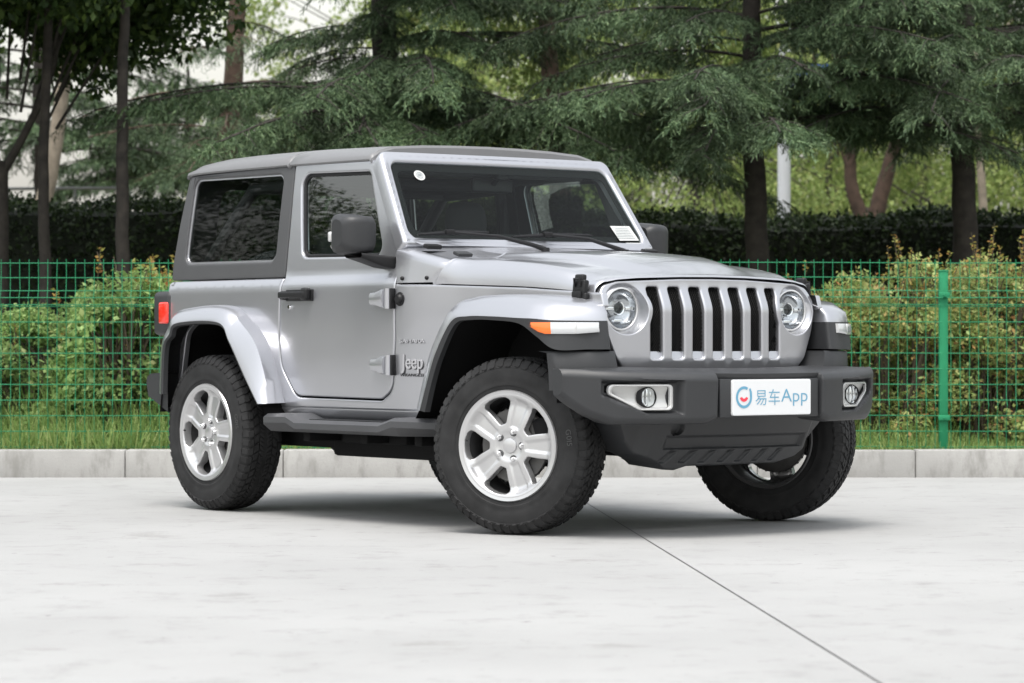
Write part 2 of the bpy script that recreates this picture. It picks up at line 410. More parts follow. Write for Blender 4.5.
M['bark'] = mat('bark', (.030, .025, .021), .9, var=.45, vscale=14, bump=.8, bscale=30)
M['bark_red'] = mat('bark_red', (.085, .055, .040), .9, var=.4, vscale=10, bump=.8, bscale=25)
M['bark_pale'] = mat('bark_pale', (.26, .22, .17), .9, var=.35, vscale=8, bump=.6, bscale=25)
M['cedar'] = leaf_mat('cedar_needles', [(0, (.030, .056, .026)), (.5, (.062, .104, .048)), (1, (.128, .180, .088))], .6, .12, drift=.6)
M['broad'] = leaf_mat('broad_leaf', [(0, (.020, .040, .012)), (.6, (.045, .080, .022)), (1, (.10, .15, .035))], .5, .4)
M['light_leaf'] = leaf_mat('light_leaf', [(0, (.15, .21, .06)), (.5, (.25, .33, .10)), (.9, (.36, .42, .15)), (1, (.44, .44, .18))], .5, .5, drift=.35, dscale=2.5)
M['hedge'] = leaf_mat('hedge_leaf', [(0, (.010, .018, .007)), (.6, (.020, .036, .012)), (1, (.045, .075, .022))], .5, .25)
M['bush'] = leaf_mat('bush_leaf', [(0, (.14, .24, .075)), (.45, (.24, .36, .12)), (.9, (.35, .48, .18)), (1, (.45, .46, .20))], .5, .45, drift=.35, dscale=2.5)
M['bush_dry'] = leaf_mat('bush_dry_leaf', [(0, (.16, .24, .075)), (.45, (.28, .36, .12)), (.8, (.40, .44, .17)), (.92, (.50, .42, .16)), (1, (.42, .19, .08))], .5, .45, drift=.35, dscale=2.5)
M['tip'] = leaf_mat('bush_tip', [(0, (.20, .24, .06)), (.45, (.34, .30, .08)), (.8, (.42, .26, .08)), (1, (.34, .13, .05))], .5, .4)
M['grass'] = leaf_mat('grass_blade', [(0, (.15, .25, .07)), (.6, (.26, .38, .11)), (1, (.40, .46, .18))], .6, .4)
M['stem'] = mat('stem', (.07, .055, .035), .9)

def trunk_tube(mb, pts, r0, r1, n=12, wob=.04):
    pts = catmull(pts, 6); N = len(pts); mb.tube([tuple(p+np.array([random.uniform(-1, 1)*r0*wob*2, random.uniform(-1, 1)*r0*wob*2, 0])) for p in pts], [r0+(r1-r0)*(i/(N-1))**.8 for i in range(N)], n)

def cedar(px, py, label, seed, H=9.0, r0=.12, zl=1.95, Lmax=3.6, nb=76, lean=(0, 0), bark='bark', dens=1.0, group='tall cedars behind the fence', leafl=.036, ztop=None, azs=None, droop=1.0, trim=None):
    rs = random.Random(seed); nr = np.random.default_rng(seed)
    t = empty('cedar_tree', (px, py, GZ-.03)); tag(t, label, 'tree', group)
    ax = lambda z: np.array([lean[0]*z+.03*math.sin(z*1.3+seed), lean[1]*z, z])
    mb = MB(); trunk_tube(mb, [ax(z) for z in np.linspace(-.05, H, 8)], r0*1.25, .02, 14)
    P = []; D = []; LL = []
    for k in range(nb):
        f = k/nb; z0 = zl+(H*.97-zl)*f**1.5+rs.uniform(-.1, .1)
        az = k*2.39996+rs.uniform(-.35, .35)
        if azs is not None and f < .45 and rs.random() < .65: az = rs.choice(azs)+rs.uniform(-.4, .4)
        L = Lmax*(1-.80*f)*rs.uniform(.70, 1.08); dr = (.24+.12*rs.random())*droop
        if trim and z0 > trim[0] and math.cos(az) < trim[1]: L *= trim[2]
        base = ax(z0); d = np.array([math.cos(az), math.sin(az), 0]); sd = np.array([-d[1], d[0], 0])
        bend = rs.uniform(-.25, .25)
        def br(s): return base+d*L*s+sd*bend*L*s*s+np.array([0, 0, L*(.20*s-dr*s*s)])
        mb.tube([tuple(br(s)) for s in np.linspace(0, .96, 8)], [max(.006, .034*L/3.6*(1-s*.85)) for s in np.linspace(0, 1, 8)], 6, caps=False)
        far = z0 > 4.4
        nbl = max(6, int(L*(14 if not far else 6)*(.6+.4*dens)))
        for j in range(nbl):
            s = .14+.86*(j+rs.random())/nbl; p0 = br(s); side = 1 if j % 2 else -1
            tg = br(min(1, s+.02))-br(s-.02); tg /= np.linalg.norm(tg)
            l = (.20+.30*L/3.6*(1.15-s)*2.0)*rs.uniform(.6, 1.15)
            an = rs.uniform(.5, 1.1); bd = tg*math.cos(an)+sd*side*math.sin(an)
            if rs.random() < .35 and not far: mb.tube([tuple(p0), tuple(p0+bd*l*.5-np.array([0, 0, .085*l])), tuple(p0+bd*l*.9-np.array([0, 0, .27*l]))], [.005, .004, .002], 4, caps=False)
            m = max(3, int(l/.040*dens*(.5 if far else 1))); u = (np.arange(m)+nr.random(m))/m        # twigs hang from the branchlet like a fringe
            cx = p0[None]+bd[None]*(l*u)[:, None]; cx[:, 2] -= .34*l*u*u
            for q in range(2):
                tw = bd[None]*.55+np.cross(bd, [0, 0, 1])[None]*nr.normal(0, .55, (m, 1))+np.array([0, 0, -.55])[None]+nr.normal(0, .22, (m, 3))
                tw /= np.linalg.norm(tw, axis=1, keepdims=True); tl = nr.uniform(.06, .20, m)
                ne = 3 if far else max(5, int(11*dens))
                v = ((np.arange(ne)+.5)/ne)[None, :, None]*tl[:, None, None]
                pp = cx[:, None]+tw[:, None]*v+np.array([0, 0, -.5])*v**2; dd = tw[:, None]*.9+nr.normal(0, .45, (m, ne, 3))
                P.append(pp.reshape(-1, 3)); D.append(dd.reshape(-1, 3)); LL.append(np.full(m*ne, leafl*(2.0 if far else 1)))
    mb.build('trunk', M[bark], t, angle=60)
    P = np.concatenate(P); D = np.concatenate(D); LL = np.concatenate(LL)*nr.uniform(.7, 1.3, len(P))
    leaf_mesh('crown', P, D, nr.normal(size=P.shape)*.5+np.array([0, 0, 1]), LL, LL*.24, M['cedar'], t, 'strip'); return t

def broadleaf(px, py, label, seed, pts, r0, r1, clumps, nleaf, size, mt, bark='bark', group=None, limbs=(), name='leafy_tree', flat=1.0, hang=0.0):
    """trunk polyline, limbs, and leaves in clumps (x, y, z, radius) local to the base"""
    nr = np.random.default_rng(seed); t = empty(name, (px, py, GZ-.03)); tag(t, label, 'tree', group)
    mb = MB(); trunk_tube(mb, pts, r0, r1, 12)
    for lp, a, b_ in limbs: trunk_tube(mb, lp, a, b_, 8)
    cl = np.array(clumps)
    for c in cl:
        a = np.array(pts[-1]); mb.tube([tuple(a*.6+c[:3]*.4-np.array([0, 0, .2])), tuple(a*.25+c[:3]*.75), tuple(c[:3])], [.014, .010, .004], 5, caps=False)
    mb.build('trunk', M[bark], t, angle=60)
    wgt = cl[:, 3]**2; idx = nr.choice(len(cl), nleaf, p=wgt/wgt.sum())
    d = nr.normal(size=(nleaf, 3)); d /= np.linalg.norm(d, axis=1, keepdims=True); d *= (nr.random(nleaf)**.45)[:, None]; d[:, 2] *= flat
    P = cl[idx, :3]+d*cl[idx, 3][:, None]
    if hang: P[:, 2] -= nr.random(nleaf)**1.5*hang
    # sub-clumping so gaps open up
    k = np.sin(P[:, 0]*3.1+seed)+np.sin(P[:, 1]*2.7)+np.sin(P[:, 2]*3.7+seed*2)+nr.normal(0, .7, nleaf); P = P[k > -.9]; n = len(P)
    D = nr.normal(size=(n, 3)); D[:, 2] -= .5+hang*.6; L = size*nr.uniform(.6, 1.3, n)
    leaf_mesh('crown', P, D, nr.normal(size=(n, 3))*.6+np.array([0, 0, 1]), L, L*.55, M[mt], t); return t
# ================================================================== THE CAR
# car frame: x forward, y to the car's left, z up; origin on the ground halfway between the axles
CAR = empty('car', (-.12962, 15.03269, 0), -.91708)
tag(CAR, 'silver three door off road car with grey hardtop and turned front wheels', 'car')

SZ = [.3, .5, .7, .9, 1.02, 1.135, 1.155, 1.172, 1.186, 1.20, 1.30, 1.45, 1.60, 1.75, 1.85]
SY = [.768, .782, .793, .799, .801, .799, .796, .789, .779, .774, .766, .751, .733, .712, .70]
S = lambda z: float(np.interp(z, SZ, SY))
WX = [-2, .40, .55, .75, 1.0, 1.35, 1.70, 2.2]
WY = [0, 0, -.018, -.055, -.085, -.112, -.138, -.15]
Wd = lambda x: float(np.interp(x, WX, WY))
VL = [.6, .7, .8, .9, 1.0, 1.06, 1.11, 1.135, 1.148, 1.160, 1.170, 1.179, 1.188, 1.20, 1.23, 1.30, 1.40, 1.5, 1.6, 1.7]
def sidemap(sg, off=0.0, taper=True):
    return lambda x, z, d: (x, sg*(S(z)+(Wd(x) if taper else 0)+off-d), z)

# ---- body sides, doors, hardtop sides
TUB = [(-1.750, 1.188, .02), (-.654, 1.188, .01), (-.664, 1.05, .2), (-.672, .878, .2), (-.660, .744, .15), (-.535, .592, .10), (.215, .586, .08), (.312, .636, .10), (.343, .878, .3),
       (.345, 1.144, 0), (.61, 1.139, 0), (1.22, 1.117, .5), (1.725, 1.086, .01), (1.745, 1.02, .01), (1.06, 1.02, .08), (.90, .985, .1), (.78, .86, .1), (.66, .62, .05), (.62, .543, .012),
       (-.675, .543, .012), (-.70, .62, .1), (-.89, .90, .15), (-1.02, .99, .08), (-1.42, .99, .1), (-1.56, .92, .1), (-1.64, .62, .05), (-1.655, .55, .01), (-1.745, .55, .03)]
DOOR = [(-.651, 1.762, .015), (-.640, 1.45, 0), (-.646, 1.19, .05), (-.656, 1.05, .2), (-.664, .878, .2), (-.652, .747, .15), (-.530, .600, .10), (.212, .594, .08), (.304, .640, .10), (.335, .878, .3),
        (.337, 1.144, .1), (.312, 1.331, .25), (.046, 1.752, .03)]
DWIN = [(-.583, 1.711, .06), (.020, 1.698, .04), (.205, 1.281, .05), (-.508, 1.289, .05)]
QUART = [(-1.758, 1.193, .02), (-1.754, 1.28, .05), (-1.717, 1.506, .3), (-1.668, 1.746, .04), (-.662, 1.766, .014), (-.652, 1.45, 0), (-.660, 1.193, .014)]
QWIN = [(-1.612, 1.725, .05), (-.752, 1.719, .05), (-.757, 1.276, .05), (-1.637, 1.279, .05)]
for sg in (-1, 1):
    mb = MB(); panel(mb, fillet(TUB), [], sidemap(sg), .03, .007, gu=.09, vlist=VL, L=.04); body = mb.build('body_side', M['paint'], CAR)
    # door with window frame, rubber seal, glass, handle, lock, two hinges
    mb = MB(); panel(mb, fillet(DOOR), [fillet(DWIN)], sidemap(sg), .045, .007, gu=.09, vlist=VL, L=.04, back=1, wall=None)
    door = mb.build('door', [M['paint'], M['interior']], CAR)
    g = MB(); o_ = [tuple(p) for p in inset(fillet(DWIN), -.006)]; i_ = [tuple(p) for p in inset(fillet(DWIN), .016)]
    if area(fillet(DWIN)) < 0: o_ = [tuple(p) for p in inset(fillet(DWIN), .006)]; i_ = [tuple(p) for p in inset(fillet(DWIN), -.016)]
    panel(g, o_, [i_], sidemap(sg, -.014), .012, .004, gu=9, gv=9); g.build('window_seal', M['black'], door)
    g = MB(); panel(g, o_, [], sidemap(sg, -.022), .003, .001, gu=.12, gv=.12, L=.06); g.build('window_glass', M['doorglass'], door)
    yh = S(1.10)
    g = MB(); F = lambda x, z, d: (x, sg*(yh+d), z)
    g.box((-.475, sg*(yh+.004), 1.100), (.24, .012, .058), .005)                         # recess cup rim
    g.box((-.50, sg*(yh+.036), 1.102), (.235, .018, .034), .008, seg=3)                  # grip
    g.box((-.395, sg*(yh+.022), 1.105), (.055, .038, .062), .012, seg=3)
    g.box((-.595, sg*(yh+.018), 1.100), (.045, .036, .044), .010, seg=3)
    g.build('door_handle', M['black'], door)
    g = MB(); g.revolve([(0, .010), (.010, .010), (.013, .006), (.013, -.004)], 20, c=(-.565, 0, 1.043)); 
    g.v = [(a, sg*(S(1.04)+b), c) for a, b, c in g.v]; g.build('door_lock', M['chrome'], door)
    for hz in (1.075, .758):
        y0 = S(hz); g = MB()
        for k, (x0, x1, h0, h1, t) in enumerate([(.168, .296, .060, .088, .034)]):
            P = []
            for x_, hh, tt in ((x0, h0, .004), (x0+.008, h0, t), (x0+.06, h0+.006, t+.006), (x1-.03, h1, t+.010), (x1, h1, t+.010), (x1+.004, h1, .0)):
                P.append([(x_, sg*(y0+tt*q), hz+zz*hh*.5) for zz, q in ((-1, 0), (-1, .6), (-.85, .95), (-.2, 1.1), (.2, 1.1), (.85, .95), (1, .6), (1, 0))])
            g.grid(P, flip=sg > 0)
        g.tube([(.312, sg*(y0+.022), hz-.048), (.312, sg*(y0+.022), hz+.048)], .017, 14)
        g.box((.285, sg*(y0+.017), hz), (.03, .03, .08), .004)
        h = g.build('door_hinge', M['paint'], door, angle=30)
        g = MB(); g.box((.334, sg*(y0+.010), hz), (.016, .028, .098), .003); g.build('hinge_gap', M['black'], door)
    # hardtop side with window
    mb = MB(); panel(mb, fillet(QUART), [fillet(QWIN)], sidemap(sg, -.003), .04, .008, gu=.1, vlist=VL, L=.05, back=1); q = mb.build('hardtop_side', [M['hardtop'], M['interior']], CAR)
    g = MB(); qa = fillet(QWIN); sgn = 1 if area(qa) > 0 else -1
    panel(g, [tuple(p) for p in inset(qa, -.002*sgn)], [[tuple(p) for p in inset(qa, .009*sgn)]], sidemap(sg, -.012), .012, .005, gu=9, gv=9); g.build('window_trim', M['paint'], q)
    g = MB(); panel(g, [tuple(p) for p in inset(qa, .004*sgn)], [], sidemap(sg, -.021), .003, .001, gu=.12, gv=.12, L=.06); g.build('window_glass', M['tint'], q)
    if sg < 0:
        g = MB(); g.revolve([(0, .018), (.018, .018), (.024, .012), (.026, .004), (.033, .003), (.034, -.004)], 28, c=(.382, 0, 1.072)); g.v = [(a, sg*(S(1.07)+b), c) for a, b, c in g.v]
        g.build('aerial_base', M['black'], body)
        for txt, sz, zc, xc, ex, mt, wd in (('Jeep', .098, .772, .468, .002, 'badge', .150), ('SAHARA', .026, .8715, .470, .0012, 'badge', .175), ('WRANGLER', .0205, .711, .470, .001, 'black', .180)):
            v, f = text_geo(txt, sz, ex, .0 if txt == 'Jeep' else 0, offset=.0008 if txt == 'Jeep' else -.0002); xs = [p[0] for p in v]; k = wd/(max(xs)-min(xs)); mid = (max(xs)+min(xs))/2
            g = MB(); g.add([(xc+(p[0]-mid)*k, -(S(zc)+Wd(xc+(p[0]-mid)*k)+.002+p[2]+ex), zc+p[1]) for p in v], f); bd = g.build('badge', M[mt], body, angle=25)
            if txt != 'WRANGLER':
                g = MB(); e_ = .0035 if txt == 'Jeep' else .0022; g.add([(xc+e_+(p[0]-mid)*k, -(S(zc)+Wd(xc+e_+(p[0]-mid)*k)+.0008), zc-e_+p[1]) for p in v], f); g.build('badge_shadow', M['badge_shadow'], bd)  # flat dark copy of the letters, shifted down and forward as a painted shadow
    # tail lamp
    g = MB(); g.box((-1.80, sg*.74, 1.02), (.17, .15, .235), .03, seg=3); tl = g.build('tail_light', M['plastic'], CAR)
    g = MB(); g.box((-1.772, sg*.7635, 1.022), (.090, .115, .118), .012, seg=3); g.build('tail_lens', M['red'], tl)
    # wing mirror
    g = MB(); P = []
    for yy, x0, x1, z0, z1 in ((0.845, 0.105, 0.245, 1.300, 1.470), (0.865, 0.085, 0.265, 1.285, 1.483), (0.910, 0.078, 0.265, 1.283, 1.487), (0.965, 0.080, 0.252, 1.284, 1.486), (0.995, 0.090, 0.235, 1.292, 1.480), (1.012, 0.120, 0.200, 1.318, 1.462)):
        lp = fillet([(x0, z0), (x1, z0+.012), (x1+.004, z1-.02), (x0, z1)], .035, 5); P.append([(a, sg*yy, b) for a, b in lp])
    g.grid(P, cv=True, flip=sg < 0); g.add(P[0], [tuple(range(len(P[0])))]); g.add(P[-1], [tuple(range(len(P[-1])))])
    mr = g.build('wing_mirror', M['plastic'], CAR, angle=50)
    g = MB(); g.grid([[(x_, sg*y_, z_) for x_, z_ in fillet([(.21-k*.03, a), (.31-k*.02, a), (.315-k*.02, b), (.21-k*.04, b)], .012, 3)] for k, (y_, a, b) in enumerate(((.76, 1.215, 1.275), (.82, 1.225, 1.282), (.88, 1.25, 1.288), (.93, 1.27, 1.295)))], cv=True, flip=sg < 0)
    g.build('mirror_arm', M['black'], mr)
    g = MB(); panel(g, fillet([(.855, 1.300), (.99, 1.305), (.985, 1.472), (.86, 1.472)], .03), [], lambda y, z, d, sg=sg: (.074+d, sg*y, z), .004, .001); g.build('mirror_glass', M['chrome'], mr)
    g = MB(); g.box((.085, sg*.992, 1.372), (.030, .03, .05), .011, seg=3); g.build('mirror_lamp', M['bezel'], mr)

# ---- wheel arch liners, running boards, flares
def flare(sg, K, T, name):
    P = catmull([[(x, sg*y, z) for x, y, z in st] for st in K], 8)
    m = MB(); m.grid(P, flip=sg < 0); fo = m.build(name, M['paint'], CAR, angle=60)
    P = catmull([[(x, sg*y, z) for x, y, z in st] for st in T], 8)
    m = MB(); m.grid(P, flip=sg < 0); m.build('flare_trim', M['plastic'], fo, angle=40)
    return fo
KF = [[(.60, .785, .548), (.68, .90, .550), (.705, .935, .551), (.745, .945, .551)], [(.66, .785, .72), (.735, .90, .71), (.762, .935, .705), (.805, .945, .690)],
      [(.72, .785, .87), (.80, .90, .86), (.828, .935, .845), (.870, .945, .820)], [(.86, .77, 1.035), (.935, .895, 1.025), (.958, .935, 1.003), (.990, .945, .962)],
      [(1.06, .73, 1.082), (1.09, .88, 1.072), (1.10, .93, 1.046), (1.115, .945, .985)], [(1.30, .70, 1.085), (1.30, .87, 1.078), (1.30, .925, 1.050), (1.30, .943, .983)],
      [(1.50, .67, 1.077), (1.49, .865, 1.068), (1.485, .918, 1.036), (1.48, .938, .975)], [(1.62, .655, 1.066), (1.60, .845, 1.058), (1.59, .905, 1.022), (1.575, .933, .972)],
      [(1.66, .65, 1.056), (1.665, .81, 1.044), (1.678, .872, 1.010), (1.672, .893, .964)], [(1.68, .645, 1.051), (1.72, .735, 1.036), (1.747, .76, 1.000), (1.752, .765, .962)],
      [(1.69, .64, 1.046), (1.737, .655, 1.031), (1.768, .665, .996), (1.775, .67, .962)],
      [(1.66, .638, 1.045), (1.690, .648, 1.030), (1.715, .655, .996), (1.720, .656, .962)], [(1.56, .63, 1.045), (1.565, .635, 1.030), (1.570, .640, .996), (1.570, .642, .962)]]
TF = [[(.745, .945, .551), (.775, .938, .545), (.785, .915, .545)], [(.805, .945, .690), (.828, .938, .68), (.835, .915, .68)], [(.870, .945, .820), (.890, .938, .80), (.895, .915, .80)],
      [(.990, .945, .962), (1.004, .938, .945), (1.006, .915, .945)], [(1.115, .945, .985), (1.12, .938, .968), (1.12, .915, .968)], [(1.30, .943, .983), (1.30, .938, .966), (1.30, .915, .966)],
      [(1.48, .938, .975), (1.475, .930, .950), (1.47, .905, .950)], [(1.575, .933, .972), (1.602, .930, .893), (1.55, .83, .90)], [(1.672, .893, .964), (1.690, .895, .836), (1.60, .80, .836)],
      [(1.752, .765, .962), (1.765, .768, .836), (1.66, .72, .836)], [(1.775, .67, .962), (1.795, .67, .836), (1.70, .65, .836)], [(1.720, .656, .962), (1.735, .656, .836), (1.68, .64, .836)], [(1.570, .642, .962), (1.575, .642, .836), (1.56, .63, .836)]]
KR = [[(-1.70, .765, .60), (-1.650, .90, .60), (-1.615, .932, .597), (-1.585, .942, .595)], [(-1.68, .785, .84), (-1.625, .90, .84), (-1.595, .932, .84), (-1.565, .942, .835)],
      [(-1.62, .792, .965), (-1.560, .90, .960), (-1.530, .932, .936), (-1.500, .942, .908)], [(-1.50, .792, 1.047), (-1.46, .895, 1.034), (-1.44, .932, 1.002), (-1.425, .942, .966)],
      [(-1.10, .792, 1.054), (-1.05, .895, 1.047), (-1.03, .932, 1.010), (-1.025, .942, .968)], [(-.915, .792, .972), (-.865, .895, .958), (-.890, .932, .905), (-.915, .942, .873)],
      [(-.765, .792, .852), (-.715, .895, .825), (-.745, .932, .750), (-.778, .942, .708)], [(-.632, .787, .563), (-.598, .895, .562), (-.615, .932, .560), (-.645, .942, .559)]]
TR = [[(a[3][0]+q[0], a[3][1]+q[1], a[3][2]+q[2]) for q in ((0, 0, 0), (.014*w_[0], -.006, .014*w_[1]), (.018*w_[0], -.03, .018*w_[1]))] for a, w_ in zip(KR, ((1, 0), (1, 0), (.7, -.7), (.2, -1), (-.2, -1), (-.7, -.7), (-1, -.4), (-1, -.3)))]
NOSE = [(1.572, .939), (1.610, .930), (1.640, .916), (1.664, .901), (1.694, .862), (1.728, .812), (1.757, .771), (1.772, .715), (1.779, .685)]
for sg in (-1, 1):
    fo = flare(sg, KF, TF, 'front_flare'); flare(sg, KR, TR, 'rear_flare')
    def lamp(idx, name, mt, zb, zt, off):
        pl = [NOSE[i] for i in idx]; rows = []
        for k, (x, y) in enumerate(pl):
            zb_ = zb(k/(len(pl)-1)); a = [(x+off*.9, y+off*.5)]; 
            rows.append([(x-.02, sg*(y-.01), zt), (x+off*.8, sg*(y+off*.5), zt-.002), (x+off, sg*(y+off*.6), zt-.010), (x+off*1.15, sg*(y+off*.7), (zt+zb_)/2), (x+off+.004, sg*(y+off*.6), zb_+.010), (x+off*.8+.004, sg*(y+off*.5), zb_+.002), (x-.02, sg*(y-.01), zb_)])
        g = MB(); g.grid(rows, flip=sg < 0); g.add(rows[0], [tuple(range(7))]); g.add(rows[-1], [tuple(range(7))[::-1]])
        return g.build(name, mt, fo, angle=40)
    lamp(range(0, 4), 'indicator_lamp', M['amber'], lambda t: .932-.030*min(1, t*2), .9565, .012)
    lamp(range(3, 6), 'running_lamp', M['white_lamp'], lambda t: .902, .9565, .012); lamp(range(5, 8), 'running_lamp', M['white_lamp'], lambda t: .902+.008*t, .9565, .012)
    g = MB()
    for k in (5,):
        x, y = NOSE[k]; g.box((x+.012, sg*(y+.006), .93), (.008, .010, .048), .002, rot=Matrix.Rotation(-sg*.9, 3, 'Z'))
    g.build('lamp_divider', M['bezel'], fo)
    # dark apron from the flare down to the bumper
    PL = [(1.63, .895), (1.67, .880), (1.70, .84), (1.755, .76), (1.785, .68), (1.78, .63), (1.66, .58)]
    g = MB(); g.grid([[(x-.06*(k == 0), sg*y, .828), (x+.006, sg*(y+.004), .82), (x+.014, sg*(y-.01*(k > 3)), .74), (x+.020, sg*(y-.05*(k > 3)), .655)] for k, (x, y) in enumerate(PL)], flip=sg < 0); g.build('front_apron', M['plastic'], CAR, angle=50)
    # liners
    g = MB(); arc = [(-1.68, .50), (-1.62, .86), (-1.53, .95), (-1.43, 1.0), (-1.02, 1.0), (-.90, .90), (-.70, .66), (-.66, .50)]
    g.grid([[(x, sg*.45, z), (x, sg*.89, z)] for x, z in arc]); g.add([(x, sg*.46, z) for x, z in arc], [tuple(range(8))])
    g.build('wheel_liner', M['under'], CAR, angle=20)
    g = MB(); arc = [(.64, .50), (.79, .70), (.88, .86), (1.0, .98), (1.12, 1.02), (1.5, 1.01), (1.60, .93), (1.64, .84), (1.66, .60)]
    g.grid([[(x, sg*.50, z), (x, sg*(.90 if x < 1.55 else .86), z)] for x, z in arc]); g.add([(x, sg*.51, z) for x, z in arc], [tuple(range(9))])
    g.build('wheel_liner', M['under'], CAR, angle=20)
    # sill and running board
    g = MB(); g.grid([[(x, sg*.760, .546), (x, sg*.781, .542), (x, sg*.782, .536), (x, sg*.765, .510), (x, sg*.735, .480), (x, sg*.60, .478)] for x in (-.68, -.3, .1, .64)], flip=sg > 0); g.build('sill', M['paint'], CAR, angle=50)
    st = []
    for x, zt, yo in ((-.62, .503, .925), (-.60, .512, .935), (-.40, .515, .94), (-.32, .487, .94), (.40, .487, .94), (.50, .512, .94), (.67, .512, .935), (.76, .508, .88), (.80, .50, .80)):
        st.append([(x, sg*.70, zt), (x, sg*(yo-.20 if x < .7 else .73), zt+.002), (x, sg*(yo-.025), zt), (x, sg*yo, zt-.016), (x-.0*(x > .5), sg*(yo-.002), zt-.045), (x-.13*(x > .6), sg*(yo-.045), .425), (x-.13*(x > .6), sg*.70, .425)])
    g = MB(); g.grid(st, flip=sg > 0, cv=True); g.add(st[0], [tuple(range(7))]); g.add(st[-1], [tuple(range(7))[::-1]])
    rb = g.build('running_board', M['step'], CAR, angle=32)
    g = MB()
    for k in range(9): g.box((.05, sg*(.775+.014*k), .4885), (.62, .006, .006), .002)
    g.build('tread_strip', M['black'], rb)
    for x in (-.45, .05, .5): g = MB(); g.box((x, sg*.68, .40), (.06, .20, .05), .008); g.build('board_bracket', M['under'], rb)

# ---- roof
def zroof(x): return float(np.interp(x, [-1.675, -1.64, -1.55, -1.13, -.58, .0, .05], [-.036, -.020, -.006, .002, 0, -.012, -.016]))
def roof(xs, name):
    rows = []
    for i, x in enumerate(xs):
        h = []; e = .012*(i in (0, len(xs)-1))
        for y, z in ((.690, 1.752), (.716, 1.754), (.7215, 1.762), (.717, 1.776), (.698, 1.797), (.664, 1.817), (.58, 1.838), (.40, 1.850), (.2, 1.856), (0, 1.858)):
            h.append((y, z+zroof(x)*(1 if z > 1.79 else .35)-e))
        rows.append([(x, -y, z) for y, z in h]+[(x, y, z) for y, z in h[-2::-1]])
    g = MB(); g.grid(rows); g.add(rows[0], [tuple(range(len(rows[0])))]); g.add(rows[-1], [tuple(range(len(rows[-1])))[::-1]])
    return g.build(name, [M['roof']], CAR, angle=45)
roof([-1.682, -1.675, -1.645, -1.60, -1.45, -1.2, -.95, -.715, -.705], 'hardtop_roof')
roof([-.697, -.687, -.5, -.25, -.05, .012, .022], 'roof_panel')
g = MB(); g.box((-.82, 0, 1.745), (1.70, 1.36, .012), .004); g.build('headliner', M['interior'], CAR)

# ---- windscreen frame: plane leaning back
BETA = math.atan2(.325, .47)
def wsmap(y, w_, d):
    bow = .030*(1-(y/.76)**2)
    return (.392+bow-w_*math.sin(BETA)-d*math.cos(BETA), y, 1.335+w_*math.cos(BETA)-d*math.sin(BETA))
WT = .565
wo_ = fillet([(-.778, 0, .02), (.778, 0, .02), (.712, WT, .05), (-.712, WT, .05)], .04)
wi_ = fillet([(-.728, .030, .06), (.728, .030, .06), (.665, .500, .05), (-.665, .500, .05)], .05)
mb = MB(); panel(mb, wo_, [wi_], wsmap, .075, .018, gu=.12, gv=.12, L=.05, back=1, seg=4); wsf = mb.build('windscreen_frame', [M['paint'], M['interior']], CAR)
g = MB(); panel(g, [tuple(p) for p in inset(wi_, -.004)], [], lambda y, w_, d: wsmap(y, w_, d+.012), .004, .001, gu=.1, gv=.1, L=.06); wg = g.build('windscreen_glass', M['glass'], wsf)
wb_ = fillet([(-.685, .085, .04), (.685, .085, .04), (.640, .455, .04), (-.640, .455, .04)], .04)
g = MB(); panel(g, [tuple(p) for p in inset(wi_, -.003)], [wb_], lambda y, w_, d: wsmap(y, w_, d+.018), .003, .001, gu=9, gv=9, L=.05); g.build('glass_border', M['mesh'], wsf)
g = MB(); th = [2*math.pi*k/32 for k in range(32)]
panel(g, [(-.527+.030*math.cos(a), .422+.030*math.sin(a)) for a in th], [], lambda y, w_, d: wsmap(y, w_, d+.006), .002, .0005); 
panel(g, [(-.527+.019*math.cos(a), .422+.019*math.sin(a)) for a in th], [[(-.527+.016*math.cos(a), .422+.016*math.sin(a)) for a in th]], lambda y, w_, d: wsmap(y, w_, d+.004), .001, .0003, mi=1)
for k in range(3): panel(g, [(-.538, .416+.006*k), (-.516, .416+.006*k), (-.516, .419+.006*k), (-.538, .419+.006*k)], [], lambda y, w_, d: wsmap(y, w_, d+.004), .001, .0003, mi=1)
g.build('round_sticker', [M['paper'], M['ink']], wsf)
g = MB(); panel(g, [(.565, .056), (.700, .060), (.676, .150), (.541, .147)], [], lambda y, w_, d: wsmap(y, w_, d+.006), .002, .0005)
for k in range(7): panel(g, [(.553+.002*k, .070+.010*k), (.675-.003*k, .072+.010*k), (.675-.003*k, .0735+.010*k), (.553+.002*k, .0715+.010*k)], [], lambda y, w_, d: wsmap(y, w_, d+.004), .001, .0003, mi=1)
panel(g, [(.60, .034), (.71, .036), (.71, .046), (.60, .044)], [], lambda y, w_, d: wsmap(y, w_, d+.006), .002, .0005)
g.build('paper_label', [M['paper'], M['ink']], wsf)
# wipers
def wiper(y0, y1, py):
    a = Vector(wsmap(y0, .040, -.022)); b = Vector(wsmap(y1, .062, -.022)); m = a.lerp(b, .42)+Vector((.012, 0, .008)); p = Vector((.545, py, 1.318))
    g = MB(); g.tube([p, p+Vector((-.02, -.06, .02)), p.lerp(m, .5)+Vector((.01, 0, .02)), m], [.013, .011, .009, .006], 8); g.revolve([(0, .02), (.02, .018), (.022, 0)], 16, 'z', tuple(p-Vector((0, 0, .01))))
    wp = g.build('wiper', M['black'], CAR)
    g = MB(); g.tube([a.lerp(b, t)+Vector((0, 0, .004*math.sin(t*3.14))) for t in np.linspace(0, 1, 9)], [.005, .009, .011, .012, .013, .012, .011, .009, .005], 6); g.box(tuple(m), (.03, .05, .025), .006); g.build('wiper_blade', M['black'], wp)
wiper(-.700, -.285, -.05); wiper(-.155, .36, .45)

